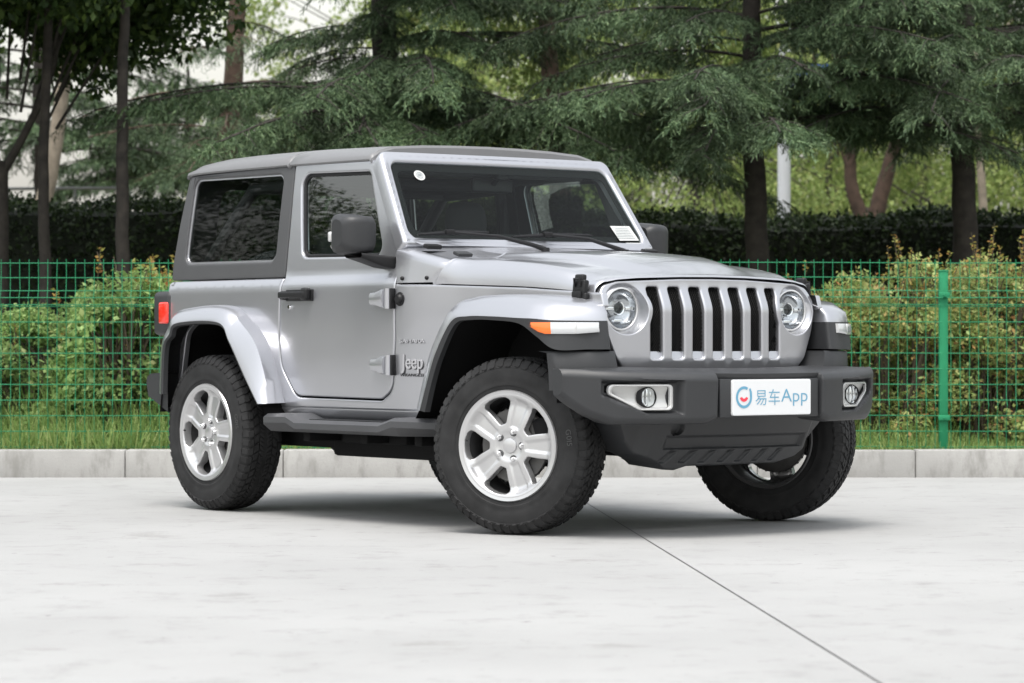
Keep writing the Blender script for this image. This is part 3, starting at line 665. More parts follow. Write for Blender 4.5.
# ---- cowl and bonnet
hx = [.618, .6185, .632, .66, .70, .80, .95, 1.1, 1.25, 1.4, 1.5, 1.6, 1.66, 1.70, 1.715, 1.722]
def arch(y):                                   # top edge of the grille
    return float(np.interp(abs(y), [0, .2, .43, .536, .585, .612, .632, .648], [1.158, 1.156, 1.149, 1.141, 1.132, 1.118, 1.098, 1.070]))
def yh_(x): return S(1.13)+Wd(x)-.010*ss(1.4, 1.72, x)
def ze_(x): return float(np.interp(x, [.60, 1.22, 1.70, 1.8], [1.143, 1.121, 1.090, 1.086]))
def zs_(x): return float(np.interp(x, [.6, .7, 1.0, 1.3, 1.5, 1.6, 1.7, 1.72], [1.258, 1.256, 1.246, 1.220, 1.186, 1.163, 1.132, 1.122]))
def zc_(x): return float(np.interp(x, [.6, .9, 1.2, 1.4, 1.5, 1.6, 1.66, 1.70, 1.72], [1.300, 1.304, 1.291, 1.258, 1.233, 1.205, 1.186, 1.172, 1.160]))
def hood_z(x, t):                              # t = |y|/halfwidth above the shoulder
    y = abs(t)*yh_(x); zs, zc = zs_(x), zc_(x)
    base = zs+(zc-zs)*.38*(1-(y/(yh_(x)-.05))**2 if y < yh_(x)-.05 else 0)
    bw = float(np.interp(x, [.6, 1.2, 1.55, 1.72], [.44, .40, .30, .22])); sw = float(np.interp(x, [.6, 1.2, 1.55, 1.72], [.035, .06, .16, .25]))
    k = 1-ss(bw-sw*.5, bw+sw*.7, y)
    z = base+(zc-zs)*.62*k*(1-.25*(y/max(bw, .01))**2*k)
    if x > 1.55:
        f = ss(1.55, 1.70, x); z = z*(1-f)+(arch(y)+.017)*f
    return z
rows = []
for i, x in enumerate(hx):
    yh, ze, zs = yh_(x), ze_(x), zs_(x); xs_ = x
    side = []
    hs = hood_z(x, (yh-.065)/yh)-ze
    for u in np.linspace(0, 1, 9):             # side wall up into the shoulder
        a = u*math.pi/2; side.append((yh-.065*(1-math.cos(a))**1.0*1.0, ze+hs*math.sin(a)**.95))
    top = [(y, hood_z(x, y/yh)) for y in np.linspace(yh-.065, 0, 26)[1:]]
    half = side+top; row = []
    for y, z in half:
        # rear edge leans back with height; front edge rolls down
        xo = x+(.085*min(1, (z-ze)/.12))*(1-ss(.61, .80, x)); zz = z
        if i == 0: zz = z-.03; y *= .985
        if i == len(hx)-1: zz = z-.011
        elif i == len(hx)-2: zz = z-.004
        xo -= .055*(y/.65)**2*ss(1.4, 1.72, x)
        row.append((xo, y, zz))
    rows.append([(a, -b, c) for a, b, c in row]+[(a, b, c) for a, b, c in row[-2::-1]])
P = catmull(rows, 3); g = MB(); g.grid(P)
bonnet = g.build('bonnet', M['paint'], CAR, angle=50)
rows = []
for s_ in np.linspace(0, 1, 9):
    xb = .347+(.602-.347)*s_; xt = .322+(.688-.322)*s_; yb = S(1.13)+Wd(xb)-.004; zt = 1.326+(hood_z(.70, (yh_(.70)-.065)/yh_(.70))-.004-1.326)*s_
    half = []
    for u in np.linspace(0, 1, 6): half.append((xb+(xt-xb)*u*.8, yb-.012*u, 1.149+(zt-.045-1.149)*u))
    for a_ in np.linspace(.2, 1, 5)*math.pi/2: half.append((xb+(xt-xb)*(.8+.2*math.sin(a_)), yb-.012-.045*(1-math.cos(a_)), zt-.045+.045*math.sin(a_)))
    y1 = half[-1][1]
    for y in np.linspace(y1, 0, 22)[1:]:
        zf = hood_z(.70, y/yh_(.70))-.006; zr = 1.332+.016*(1-(y/.75)**2); half.append((xt+.03*(1-(y/.75)**2)*(1-s_), y, zr+(zf-zr)*s_**1.0-.010*math.sin(math.pi*s_)))
    e = half[-1]; half[-1] = (e[0], 0, e[2]); k_ = -.03*(s_ == 1)
    rows.append([(p[0], -p[1], p[2]) for p in half]+[(p[0], p[1], p[2]) for p in half[-2::-1]])
rows.append([(p[0]+.01, p[1]*.985, p[2]-.04) for p in rows[-1]])
g = MB(); g.grid(rows); cowl = g.build('cowl', M['paint'], CAR, angle=50)
for sg in (-1, 1):
    for bx in (.395, .565):
        g = MB(); g.revolve([(0, .009), (.007, .009), (.010, .004), (.010, -.006)], 16, c=(bx, 0, 1.170)); yb = S(1.13)+Wd(bx)-.005; g.v = [(a, sg*(yb+b), c_) for a, b, c_ in g.v]; g.build('cowl_bolt', M['black'], cowl)
for y in (-.60, .60):
    g = MB(); g.box((.615, y, 1.284), (.05, .085, .018), .006, rot=Matrix.Rotation(.27, 3, 'Y')); g.build('bonnet_stop', M['plastic'], cowl)
    g = MB(); g.box((.47, y*1.12, 1.322), (.045, .085, .022), .007, rot=Matrix.Rotation(.2, 3, 'Y')); g.build('washer_nozzle', M['black'], cowl)
for sg in (-1, 1):
    xl = 1.595; yl = yh_(xl)
    g = MB(); Rz = Matrix.Rotation(sg*-.0, 3, 'Z')
    for dz, dx, sy_, sx_, sz_ in ((-.034, .004, .034, .100, .066), (.022, 0, .032, .084, .070), (.062, -.006, .028, .060, .040)):
        g.box((xl+dx, sg*(yl+.014-.12*max(0, dz)), 1.088+dz), (sx_, sy_, sz_), .009, rot=Matrix.Rotation(sg*.12, 3, 'X'), seg=3)
    g.box((xl, sg*(yl+.032), 1.070), (.06, .02, .05), .006, seg=2); g.tube([(xl-.02, sg*(yl+.030), 1.115), (xl-.018, sg*(yl+.034), 1.150), (xl+.018, sg*(yl+.034), 1.150), (xl+.02, sg*(yl+.030), 1.115)], .006, 6)
    g.build('bonnet_latch', M['black'], CAR)

# ---- grille
def XG(y, z):
    lean = .038*ss(1.005, 1.135, z); return 1.762-lean-.055*(y/.65)**2-.012*ss(.80, .74, z)
GO = [(-.645, 1.068, .03), (-.614, 1.120, .05), (-.536, 1.139, .12), (-.2, 1.153, .5), (0, 1.155, .5), (.2, 1.153, .5), (.536, 1.139, .12), (.614, 1.120, .05), (.645, 1.068, .03), (.622, .925, .2), (.570, .80, .10), (.520, .738, .03), (-.520, .738, .03), (-.570, .80, .10), (-.622, .925, .2)]
HL = (.512, 1.016)
def slot(k):
    yc = -.354+.118*k; q = fillet([(yc-.033, .794), (yc+.033, .794), (yc+.033, 1.115), (yc-.033, 1.115)], .014, 5)
    if k in (0, 6):                                                      # the outer slots give way to the lamp bowls
        s_ = -1 if k == 0 else 1; out = []
        for y, z in densify(q, .012):
            if abs(z-HL[1]) < .1400: y = -s_*0+ (max(y, -HL[0]+math.sqrt(.1400**2-(z-HL[1])**2)) if k == 0 else min(y, HL[0]-math.sqrt(.1400**2-(z-HL[1])**2)))
            out.append((y, z))
        q = out
    return q
slots = [slot(k) for k in range(7)]
bowl = [[(s_*HL[0]+.1135*math.cos(a), HL[1]+.1135*math.sin(a)) for a in [2*math.pi*k/48 for k in range(48)]] for s_ in (-1, 1)]
mb = MB(); panel(mb, fillet(GO), slots+bowl, lambda y, z, d: (XG(y, z)-d, y, z), .028, .0065, gu=.06, gv=.03, L=.014, seg=4, rh=[.0105]*7+[.0055]*2, sup=1.3)
for k in range(7):                                                           # silver ramp at the foot of each slot
    yc = -.354+.118*k; mb.grid([[(XG(yc, .79)-.006, yc+d, .784), (XG(yc, .79)-.010, yc+d, .797), (XG(yc, .8)-.019, yc+d, .826)] for d in (-.036, -.02, 0, .02, .036)])
for s_ in (-1, 1):                                                           # cone down to the lamp
    rr = []
    for k in range(48):
        a = 2*math.pi*k/48; c_, n_ = math.cos(a), math.sin(a); X0 = XG(s_*HL[0]+.1*c_, HL[1]+.1*n_)
        xl0 = XG(s_*HL[0], HL[1])-.045
        rr.append([(XG(s_*HL[0]+.114*c_, HL[1]+.114*n_)-.006, s_*HL[0]+.1138*c_, HL[1]+.1138*n_), (X0-.02, s_*HL[0]+.109*c_, HL[1]+.109*n_), (xl0, s_*HL[0]+.097*c_, HL[1]+.097*n_), (xl0-.02, s_*HL[0]+.093*c_, HL[1]+.093*n_)])
    mb.grid(rr, cu=True)
grille = mb.build('grille', M['paint'], CAR, angle=50)
g = MB()
for k in range(-46, 47):
    for d in (1, -1):
        y0 = k*.0125; a = Vector((0, y0-.12*d, .80)); b = Vector((0, y0+.12*d, 1.13)); 
        pts = [a.lerp(b, t) for t in np.linspace(0, 1, 6)]; pts = [Vector((XG(p.y, p.z)-.021, p.y, p.z)) for p in pts if abs(p.y) < .40]
        if len(pts) > 1: g.tube(pts, .0021, 4, caps=False)
g.build('grille_mesh', M['mesh'], grille)
g = MB(); g.grid([[(XG(y, z)-.030, y, z) for z in np.linspace(.77, 1.135, 9)] for y in np.linspace(-.395, .395, 17)]); g.box((1.585, 0, .94), (.02, 1.20, .42), .004); g.build('radiator', M['mesh'], CAR)
for s_ in (-1, 1):
    c = (XG(HL[0], HL[1])-.052, s_*HL[0], HL[1])
    g = MB(); g.revolve([(.0905, .012), (.097, .010), (.098, -.02), (.088, -.005), (.0885, .010), (.0905, .012)], 48, 'x', c); hl = g.build('headlight', M['bezel'], CAR)
    g = MB(); g.revolve([(.097, .004), (.103, .000), (.104, -.03)], 48, 'x', c); g.build('lamp_seal', M['black'], hl)
    g = MB(); g.revolve([(.088, .004), (.080, -.018), (.055, -.040), (.02, -.05), (0, -.05)], 48, 'x', c); 
    g.v = []; g.f = []; g.m = []; P = []
    for k in range(48):
        t = 2*math.pi*k/48; w_ = 1; P.append([(c[0]+xx*(1 if q < 1 or q > 3 else w_), c[1]+rr*math.cos(t), c[2]+rr*math.sin(t)) for q, (rr, xx) in enumerate(((.088, .004), (.080, -.018), (.066, -.031), (.050, -.036), (.034, -.046), (0, -.048)))])
    g.grid(P, cu=True); g.build('reflector', M['reflector'], hl, angle=30)
    g = MB(); g.revolve([(.026, -.006), (.031, -.004), (.034, -.012), (.034, -.045)], 32, 'x', (c[0]-.004, c[1], c[2]+.004)); g.box((c[0]-.012, c[1]-.056, c[2]+.002), (.02, .046, .016), .004); g.box((c[0]-.012, c[1]+.056, c[2]+.002), (.02, .046, .016), .004); g.box((c[0]-.016, c[1], c[2]-.052), (.02, .060, .014), .004); g.build('projector', M['chrome'], hl)
    g = MB(); g.revolve([(0, .004), (.014, .001), (.026, -.008)], 32, 'x', (c[0]-.004, c[1], c[2]+.004)); g.build('projector_lens', M['tint'], hl)
    g = MB(); g.revolve([(0, .020), (.03, .0185), (.06, .013), (.088, .005)], 48, 'x', c); g.build('lens', M['lens'], hl)

# ---- front bumper
BY = [0, .20, .32, .42, .52, .62, .72, .80, .87, .93, .95]; BX = [2.128, 2.124, 2.116, 2.094, 2.060, 2.020, 1.972, 1.925, 1.868, 1.805, 1.775]
def XB(y): return float(np.interp(abs(y), BY, BX))
ysm = np.linspace(-.95, .95, 400); xsm = np.array([XB(y) for y in ysm]); xsm = np.convolve(np.pad(xsm, 8, mode='edge'), np.ones(17)/17, 'valid')
def XBs(y): return float(np.interp(y, ysm, xsm))
def ZT(y): return .716+.024*(abs(y)/.93)**2
def ZB(y): return float(np.interp(abs(y), [0, .30, .36, .76, .85, .91, .95], [.532, .530, .507, .507, .545, .60, .65]))
def dent(y, z):
    a = abs(y); d = .032*(1-ss(.305, .317, a))
    s1 = min(ss(.470, .492, a), 1-ss(.790, .815, a)); zlow = .548+max(0, (a-.62))*.46
    s2 = min(ss(zlow, zlow+.018, z), 1-ss(.690, .702, z)); i1 = min(ss(.522, .530, a), 1-ss(.760, .768, a)); zl2 = .576+max(0, (a-.65))*.60; return d+.045*min(s1, s2)+.05*min(i1, ss(zl2, zl2+.008, z), 1-ss(.672, .680, z))
yb = sorted(set(np.round(np.concatenate([np.linspace(-.938, .938, 96), [s_*v for s_ in (-1, 1) for v in np.arange(.300, .322, .003)], [s_*v for s_ in (-1, 1) for v in np.arange(.465, .50, .005)], [s_*v for s_ in (-1, 1) for v in np.arange(.785, .82, .005)]]), 4)))
rows = []
for y in yb:
    X, zt, zb = XBs(y), ZT(y), ZB(y); bk = ss(.62, .92, abs(y)); row = [(X-.24*(1-bk)-.07, y, zt+.034-.022*bk), (X-.06, y, zt+.020-.012*bk), (X-.028, y, zt+.012), (X-.012, y, zt+.003), (X-.003, y, zt-.012)]
    cd = .032*(1-ss(.305, .317, abs(y)))
    row[3] = (row[3][0]-cd*.5, y, row[3][2]); row[4] = (row[4][0]-cd, y, row[4][2])
    for t in np.linspace(0, 1, 22):
        z = (zt-.020)+(zb+.026-zt+.020)*t; row.append((X-.006*t-dent(y, z), y, z))
    row += [(X-.014-cd, y, zb+.010), (X-.028-cd, y, zb+.002), (X-.06-cd, y, zb), (X-.065-.15*(1-bk), y, zb+.01)]
    rows.append(row)
g = MB(); g.grid(rows); g.add(rows[0], [tuple(range(len(rows[0])))[::-1]]); g.add(rows[-1], [tuple(range(len(rows[-1])))])
bumper = g.build('front_bumper', M['plastic'], CAR, angle=40)
for s_ in (-1, 1):
    FO = fillet([(.512, .570, .02), (.655, .570, .03), (.776, .640, .02), (.776, .684, .02), (.512, .684, .02)], .02)
    FI = fillet([(.524, .580, .014), (.650, .580, .02), (.764, .645, .012), (.764, .674, .012), (.524, .674, .012)], .014)
    fm = lambda y, z, d, s_=s_: (XBs(y)-.022-d, s_*y, z)
    g = MB(); panel(g, FO, [FI], fm, .015, .004, gu=9, gv=9, L=.02); fogm = g.build('fog_lamp', M['bezel'], CAR)
    g = MB(); panel(g, FI, [], lambda y, z, d, s_=s_: (XBs(y)-.038-.018*ss(0, .04, min(z-.578, .676-z))-d, s_*y, z), .004, .001, gu=.012, gv=.015, L=.015); g.build('fog_surround', M['lampcup'], fogm)
    c = (XBs(.61)-.036, s_*.612, .627)
    g = MB(); g.revolve([(.0445, -.03), (.0445, .004), (.043, .007), (.041, .004), (.041, -.01)], 36, 'x', c); g.build('fog_rim', M['black'], fogm)
    g = MB(); g.revolve([(.041, -.004), (.03, -.022), (0, -.028)], 36, 'x', c); g.box((c[0]-.012, c[1], c[2]), (.012, .012, .075), .003); g.box((c[0]-.012, c[1]-.02, c[2]), (.01, .008, .06), .003); g.box((c[0]-.012, c[1]+.02, c[2]), (.01, .008, .06), .003); g.build('reflector', M['chrome'], fogm)
    g = MB(); g.revolve([(0, .012), (.02, .010), (.041, .003)], 36, 'x', c); g.build('fog_lens', M['lens'], fogm)
# number plate, bracket and lettering
g = MB(); g.box((2.092, 0, .620), (.02, .59, .172), .006); g.build('plate_bracket', M['plastic'], bumper)
PX = 2.1145
g = MB(); panel(g, fillet([(-.232, .543), (.238, .543), (.238, .702), (-.232, .702)], .010), [], lambda y, z, d: (PX-d, y, z), .012, .003, gu=.2, gv=.2); plate = g.build('number_plate', M['white'], CAR)
def plate_text(txt, y, z, h, wd):
    v, f = text_geo(txt, .1, .0, offset=-.0005); a = np.array(v); lo, hi = a.min(0), a.max(0)
    g = MB(); g.add([(PX+.0012, y+(p[0]-lo[0])/(hi[0]-lo[0])*wd, z+(p[1]-lo[1])/(hi[1]-lo[1])*h) for p in v], f); return g
gl = plate_text('\u6613\u8f66', -.098, .588, .070, .146); g2 = plate_text('App', .056, .583, .076, .160); gl.add(g2.v, g2.f)
gl.build('lettering', M['blue_ink'], plate)
g = MB(); cy, cz = -.166, .624; N = 40
rows = []
for k in range(N+1):                                                          # open ring with a raised right tail
    a = math.radians(60+k*(318)/N); wv = .0075
    ry, rz = .040, .041
    rows.append([(PX+.0012, cy+(ry+wv)*math.cos(a), cz+(rz+wv)*math.sin(a)), (PX+.0012, cy+(ry-wv*.6)*math.cos(a), cz+(rz-wv*.6)*math.sin(a))])
g.grid(rows); g.grid([[(PX+.0014, cy+.0355, cz+.004), (PX+.0014, cy+.0475, cz+.004)], [(PX+.0014, cy+.034, cz+.022), (PX+.0014, cy+.046, cz+.024)], [(PX+.0014, cy+.030, cz+.036), (PX+.0014, cy+.037, cz+.041)]])
g.build('emblem', M['blue_ink'], plate)
g = MB(); rows = []
for k in range(17):
    a = math.radians(200+k*140/16); rows.append([(PX+.0014, cy+.026*math.cos(a), cz+.006+.026*math.sin(a)), (PX+.0014, cy+.012*math.cos(a), cz+.006+.012*math.sin(a))])
g.grid(rows); g.build('emblem', M['red_ink'], plate)

# ---- skid plate under the bumper
def skx(y, z): return 1.955-.10*(abs(y)/.60)**2-.52*(.53-z)-.05*ss(.46, .52, abs(y))
SK = [(-.66, .53), (-.63, .45), (-.565, .358), (-.40, .322), (-.37, .300), (-.30, .296), (-.24, .318), (.30, .318), (.42, .34), (.56, .42), (.64, .50), (.64, .53)]
def skd(y, z):
    d = 0
    a = abs(y-.02); d += .018*min(1-ss(.40, .43, a), ss(.385, .40, z), 1-ss(.44, .455, z))       # long groove
    for k in range(7):
        yc = -.36+.105*k+(z-.36)*.9; d += .016*min(1-ss(.010, .026, abs(y-yc)), ss(.322, .338, z), 1-ss(.372, .388, z))
    d += .03*(1-ss(.028, .034, math.hypot(y+.36, z-.485)))
    return d
SKZ = lambda y: float(np.interp(y, [-.60, -.56, -.50, -.40, -.36, -.30, -.24, .30, .42, .54, .60], [.50, .435, .375, .332, .304, .300, .318, .320, .345, .43, .50]))
rows = []
for y in np.linspace(-.60, .60, 420):
    zb = SKZ(y); row = []
    for t in np.linspace(0, 1, 60):
        z = .535+(zb-.535)*t; row.append((skx(y, z)-skd(y, z), y, z))
    row += [(row[-1][0]-.02, y, zb-.006), (row[-1][0]-.25, y, zb+.01)]; rows.append(row)
g = MB(); g.grid(rows); g.add(rows[0], [tuple(range(len(rows[0])))[::-1]]); g.add(rows[-1], [tuple(range(len(rows[-1])))]); g.build('skid_plate', M['plastic'], CAR, angle=50)
# ---- wheels
def wheel_parts(prefix_parent, loc, rz, flip, detail=True):
    """outer face towards -y before rotation"""
    g = MB(); g.revolve([(.2330, -.1165), (.2480, -.1195), (.2520, -.112), (.2440, -.104), (.2400, -.09)], 96)
    # five-spoke face: disc with five windows
    win = []
    for k in range(5):
        a0 = math.radians(36+72*k)
        def pt(r_, da): return (r_*math.cos(a0+da), r_*math.sin(a0+da))
        win.append(fillet([pt(.103, -.15), pt(.150, -.255), pt(.207, -.335), pt(.2175, -.25), pt(.2205, -.13), pt(.2215, 0), pt(.2205, .13), pt(.2175, .25), pt(.207, .335), pt(.150, .255), pt(.103, .15)], .011, 4))
    circ = [(.2385*math.cos(2*math.pi*k/96), .2385*math.sin(2*math.pi*k/96)) for k in range(96)]
    def fm(u, v, d):
        r_ = math.hypot(u, v); a = math.atan2(v, u)-math.radians(72)
        da = (a+math.pi/5) % (2*math.pi/5)-math.pi/5
        t = abs(r_*math.sin(da)); hw = .026+.17*max(0, r_-.09)
        rec = .0075*(1-ss(hw*.60, hw*.60+.009, t))*ss(.078, .090, r_)*(1-ss(.208, .222, r_))
        prof_ = -.090-.027*ss(.185, .232, r_)+.006*(1-ss(.05, .075, r_))-.008*math.sin(math.pi*min(1, r_/.2))
        return (u, prof_+rec+d, v)
    panel(g, circ, win, fm, .046, .0055, gu=.006, gv=.006, L=.014, seg=3)
    wob = g.build('wheel', M['alloy'], CAR, angle=48)
    sub = []
    g = MB(); g.revolve([(.2400, -.09), (.2340, -.085), (.2250, -.03), (.2150, .06), (.225, .105), (.246, .112), (.240, .118)], 96); sub.append(g.build('wheel_barrel', M['barrel'], wob))
    g = MB(); g.revolve([(0, -.099), (.026, -.0985), (.033, -.096), (.035, -.090), (.035, -.08)], 40); sub.append(g.build('centre_cap', M['alloy'], wob))
    for k in range(5):
        a = math.radians(72*k); g = MB(); g.revolve([(0, -.112), (.006, -.111), (.0105, -.105), (.0125, -.095), (.0125, -.08)], 12, c=(.0635*math.cos(a), 0, .0635*math.sin(a))); 
        sub.append(g.build('lug_nut', M['chrome'], wob)); g = MB(); g.revolve([(.0120, -.0925), (.0185, -.094), (.0195, -.080)], 20, c=(.0635*math.cos(a), 0, .0635*math.sin(a))); sub.append(g.build('lug_seat', M['barrel'], wob))
    g = MB(); g.revolve([(.06, -.04), (.075, -.045), (.165, -.045), (.168, -.042), (.168, -.018), (.165, -.016), (.06, -.016)], 64)
    for k in range(30): 
        a = 2*math.pi*k/30; g.box((.166*math.cos(a), -.030, .166*math.sin(a)), (.012, .012, .008), 0, rot=Matrix.Rotation(-a, 3, 'Y'))
    sub.append(g.build('brake_disc', M['steel'], wob))
    g = MB(); g.revolve([(.0, -.05), (.05, -.05), (.06, -.04), (.06, .08), (0, .08)], 32); g.box((.15, -.02, .06), (.09, .09, .14), .02, rot=Matrix.Rotation(-.3, 3, 'Y')); sub.append(g.build('hub', M['under'], wob))
    # tyre
    tp = [(.240, -.112), (.246, -.122), (.262, -.128), (.268, -.1285), (.272, -.1325), (.282, -.134), (.287, -.1325), (.300, -.136), (.322, -.137), (.345, -.133), (.350, -.1315), (.352, -.133), (.358, -.131), (.360, -.128), (.374, -.120), (.386, -.108), (.390, -.095), (.3915, -.05), (.392, 0)]
    tp = tp+[(a, -b) for a, b in tp[-2::-1]]
    g = MB(); g.revolve(tp, 120)
    def rad(y):
        a = abs(y); return float(np.interp(a, [0, .05, .095, .108, .120, .128, .131], [.392, .3915, .390, .386, .374, .360, .355]))
    def blk(th0, th1, y0, y1, sk0, sk1, h):
        vb = []
        for hh, sh in ((-.002, 0), (h, .0016)):
            for th, y, s in ((th0, y0, sk0), (th1, y0, sk0), (th1, y1, sk1), (th0, y1, sk1)):
                sy = sh if y == min(y0, y1) else -sh; st = sh/.39*(1 if th == th0 else -1)
                t = th+s+st; rr = rad(y)+hh; yy = y+sy-(hh > 0)*0
                off = 0
                if abs(y) > .112: off = math.copysign(.006 if hh > 0 else 0, y); rr = rad(y)+(hh*.35 if hh > 0 else hh)
                vb.append((rr*math.cos(t), yy+off, rr*math.sin(t)))
        g.add(vb, [(0, 3, 2, 1), (4, 5, 6, 7), (0, 1, 5, 4), (1, 2, 6, 5), (2, 3, 7, 6), (3, 0, 4, 7)])
    NP = 54
    for k in range(NP):
        p = 2*math.pi/NP; t = k*p; j = .06*p*math.sin(k*2.3)
        for s in (-1, 1):
            o = (0 if s < 0 else .5)*p
            blk(t+o, t+o+.74*p, s*.082, s*.110, .10*p, .0, .0085); blk(t+o+.03*p, t+o+.70*p, s*.110, s*.1285, 0, -.02*p, .006)
            blk(t+o+.08*p, t+o+(.62 if k % 2 else .40)*p, s*.1285, s*(.1335 if k % 2 else .1318), 0, .06*p, .005)
            blk(t+o+.35*p+j, t+o+1.12*p, s*.046, s*.077, .30*p, -.05*p, .0085)
            blk(t+o+.0*p, t+o+.42*p+j, s*.012, s*.041, -.15*p, .25*p, .0085); blk(t+o+.50*p, t+o+.90*p-j, s*.014, s*.041, -.10*p, .22*p, .0085)
    for k in range(6): blk(0, 0, 0, 0, 0, 0, 0) if 0 else None
    for q in range(len(g.v)): g.v[q] = (g.v[q][0], g.v[q][1]*.885, g.v[q][2])
    def ring_text(txt, r_, a0, size, ext=.0012):
        a = a0
        for ch in txt:
            if ch == ' ': a -= size*.4/r_; continue
            v, f = text_geo(ch, size, .0, align='CENTER'); xs = [q[0] for q in v]; wd = max(xs)-min(xs); a -= wd*.5/r_
            o = len(g.v); g.add([((r_+q[1])*math.cos(a-(q[0])/r_), -.1385-ext+.02*abs(q[1]) if 0 else -.1226-ext, (r_+q[1])*math.sin(a-(q[0])/r_)) for q in v], f, 1); a -= (wd*.5+size*.12)/r_
    ring_text('G015', .318, math.radians(14), .038);
    sub.append(g.build('tyre', [M['rubber'], M['rubber_mark']], wob, angle=30))
    g = MB(); g.tube([(-.215, -.105, .02), (-.205, -.120, .02)], .004, 8); sub.append(g.build('tyre_valve', M['black'], wob))
    return wob
M['rubber_mark'] = mat('tyre_lettering', (.055, .055, .056), .6)
w0 = wheel_parts(None, None, 0, False)
STEER = R(24)
def place(o, x, ky, kz, sg, steer, spin):
    off = .085
    Rz = Matrix.Rotation(steer+(math.pi if sg > 0 else 0), 4, 'Z')
    c = Vector((x, sg*ky, kz))+(Matrix.Rotation(steer, 4, 'Z') @ Vector((0, sg*off, 0)))
    o.matrix_local = Matrix.Translation(c) @ Rz @ Matrix.Rotation(spin, 4, 'Y')
place(w0, 1.23, .685, .402, -1, STEER, R(0))
for x, sg, st, sp, ky in ((-1.23, -1, 0, R(-4), .685), (1.23, 1, R(27), R(26), .775), (-1.23, 1, 0, 1.0, .79)): place(copy_tree(w0, CAR), x, ky, .402, sg, st, sp)
sw_ = copy_tree(w0, CAR); sw_.name = 'spare_wheel'; sw_.matrix_local = Matrix.Translation((-1.93, .08, .98)) @ Matrix.Rotation(-math.pi/2, 4, 'Z')

# ---- rear end, underbody, engine bay
rm = lambda y, z, d: (-1.757+.088*(z > 1.2)*(z-1.2)/.55+d+.02*(abs(y)/.75)**2, y, z)
mb = MB(); panel(mb, fillet([(-.795, .55), (.795, .55), (.79, 1.188), (-.79, 1.188)], .02), [], rm, .03, .008, gu=.2, gv=.2); mb.build('tailgate', M['paint'], CAR)
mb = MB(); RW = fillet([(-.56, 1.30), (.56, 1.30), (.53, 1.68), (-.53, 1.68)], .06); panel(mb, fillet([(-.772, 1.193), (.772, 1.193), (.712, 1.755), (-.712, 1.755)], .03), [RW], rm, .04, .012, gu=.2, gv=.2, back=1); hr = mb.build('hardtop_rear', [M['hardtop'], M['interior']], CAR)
g = MB(); panel(g, [tuple(p) for p in inset(RW, -.005)], [], lambda y, z, d: rm(y, z, d+.015), .003, .001); g.build('rear_glass', M['glass'], hr)
g = MB(); st = []
for y in np.linspace(-.88, .88, 23):
    X = -1.885+.05*(abs(y)/.88)**3; zt = .70; st.append([(X+.22, y, zt+.01), (X+.04, y, zt), (X+.005, y, zt-.02), (X, y, zt-.05), (X+.02, y, .54+.04*(abs(y)/.88)**4), (X+.05, y, .52+.05*(abs(y)/.88)**4), (X+.22, y, .50)])
g.grid(st, flip=True); g.add(st[0], [tuple(range(7))]); g.add(st[-1], [tuple(range(7))]); g.build('rear_bumper', M['plastic'], CAR, angle=40)
g = MB(); g.box((-.10, 0, .475), (3.1, 1.38, .07), .01); g.box((1.0, 0, .72), (1.2, .98, .60), .02); g.box((.44, 0, .90), (.06, 1.46, .80), .01); g.box((-1.2, 0, .62), (1.0, .9, .26), .02)
g.build('floor_pan', M['under'], CAR)
g = MB()
for s_ in (-1, 1):
    g.box((-.9, s_*.52, .405), (1.6, .09, .14), .012); g.box((.45, s_*.54, .378), (1.9, .10, .16), .02); g.box((-.05, s_*.60, .398), (.55, .10, .06), .012); g.box((.62, s_*.58, .39), (.5, .06, .045), .01)
    for x in (-1.18, 1.12): g.tube([(x+.05*math.cos(t*.7), s_*.47+.05*math.sin(t*.7), .46+.010*t) for t in range(40)], .008, 6)
for y in (-.3, .35): g.tube([(-1.2, y, .36), (.9, y*.8, .36)], .03, 10)
g.box((-.75, .0, .40), (.35, .8, .14), .03)
g.build('chassis', M['under'], CAR)
for x in (-1.23, 1.20):
    g = MB(); g.tube([(x, -.66, .402), (x, .66, .402)], .04, 14)
    for k in range(1): g.revolve([(0, -.13), (.07, -.12), (.12, -.06), (.13, 0), (.12, .06), (.07, .12), (0, .13)], 24, 'y', (x, .18 if x > 0 else 0, .40))
    g.build('axle', M['under'], CAR)
g = MB(); g.tube([(1.42, -.62, .42), (1.42, .62, .40)], .018, 10); g.tube([(1.34, .55, .36), (1.30, -.50, .40)], .016, 10); g.build('steering_rod', M['under'], CAR)

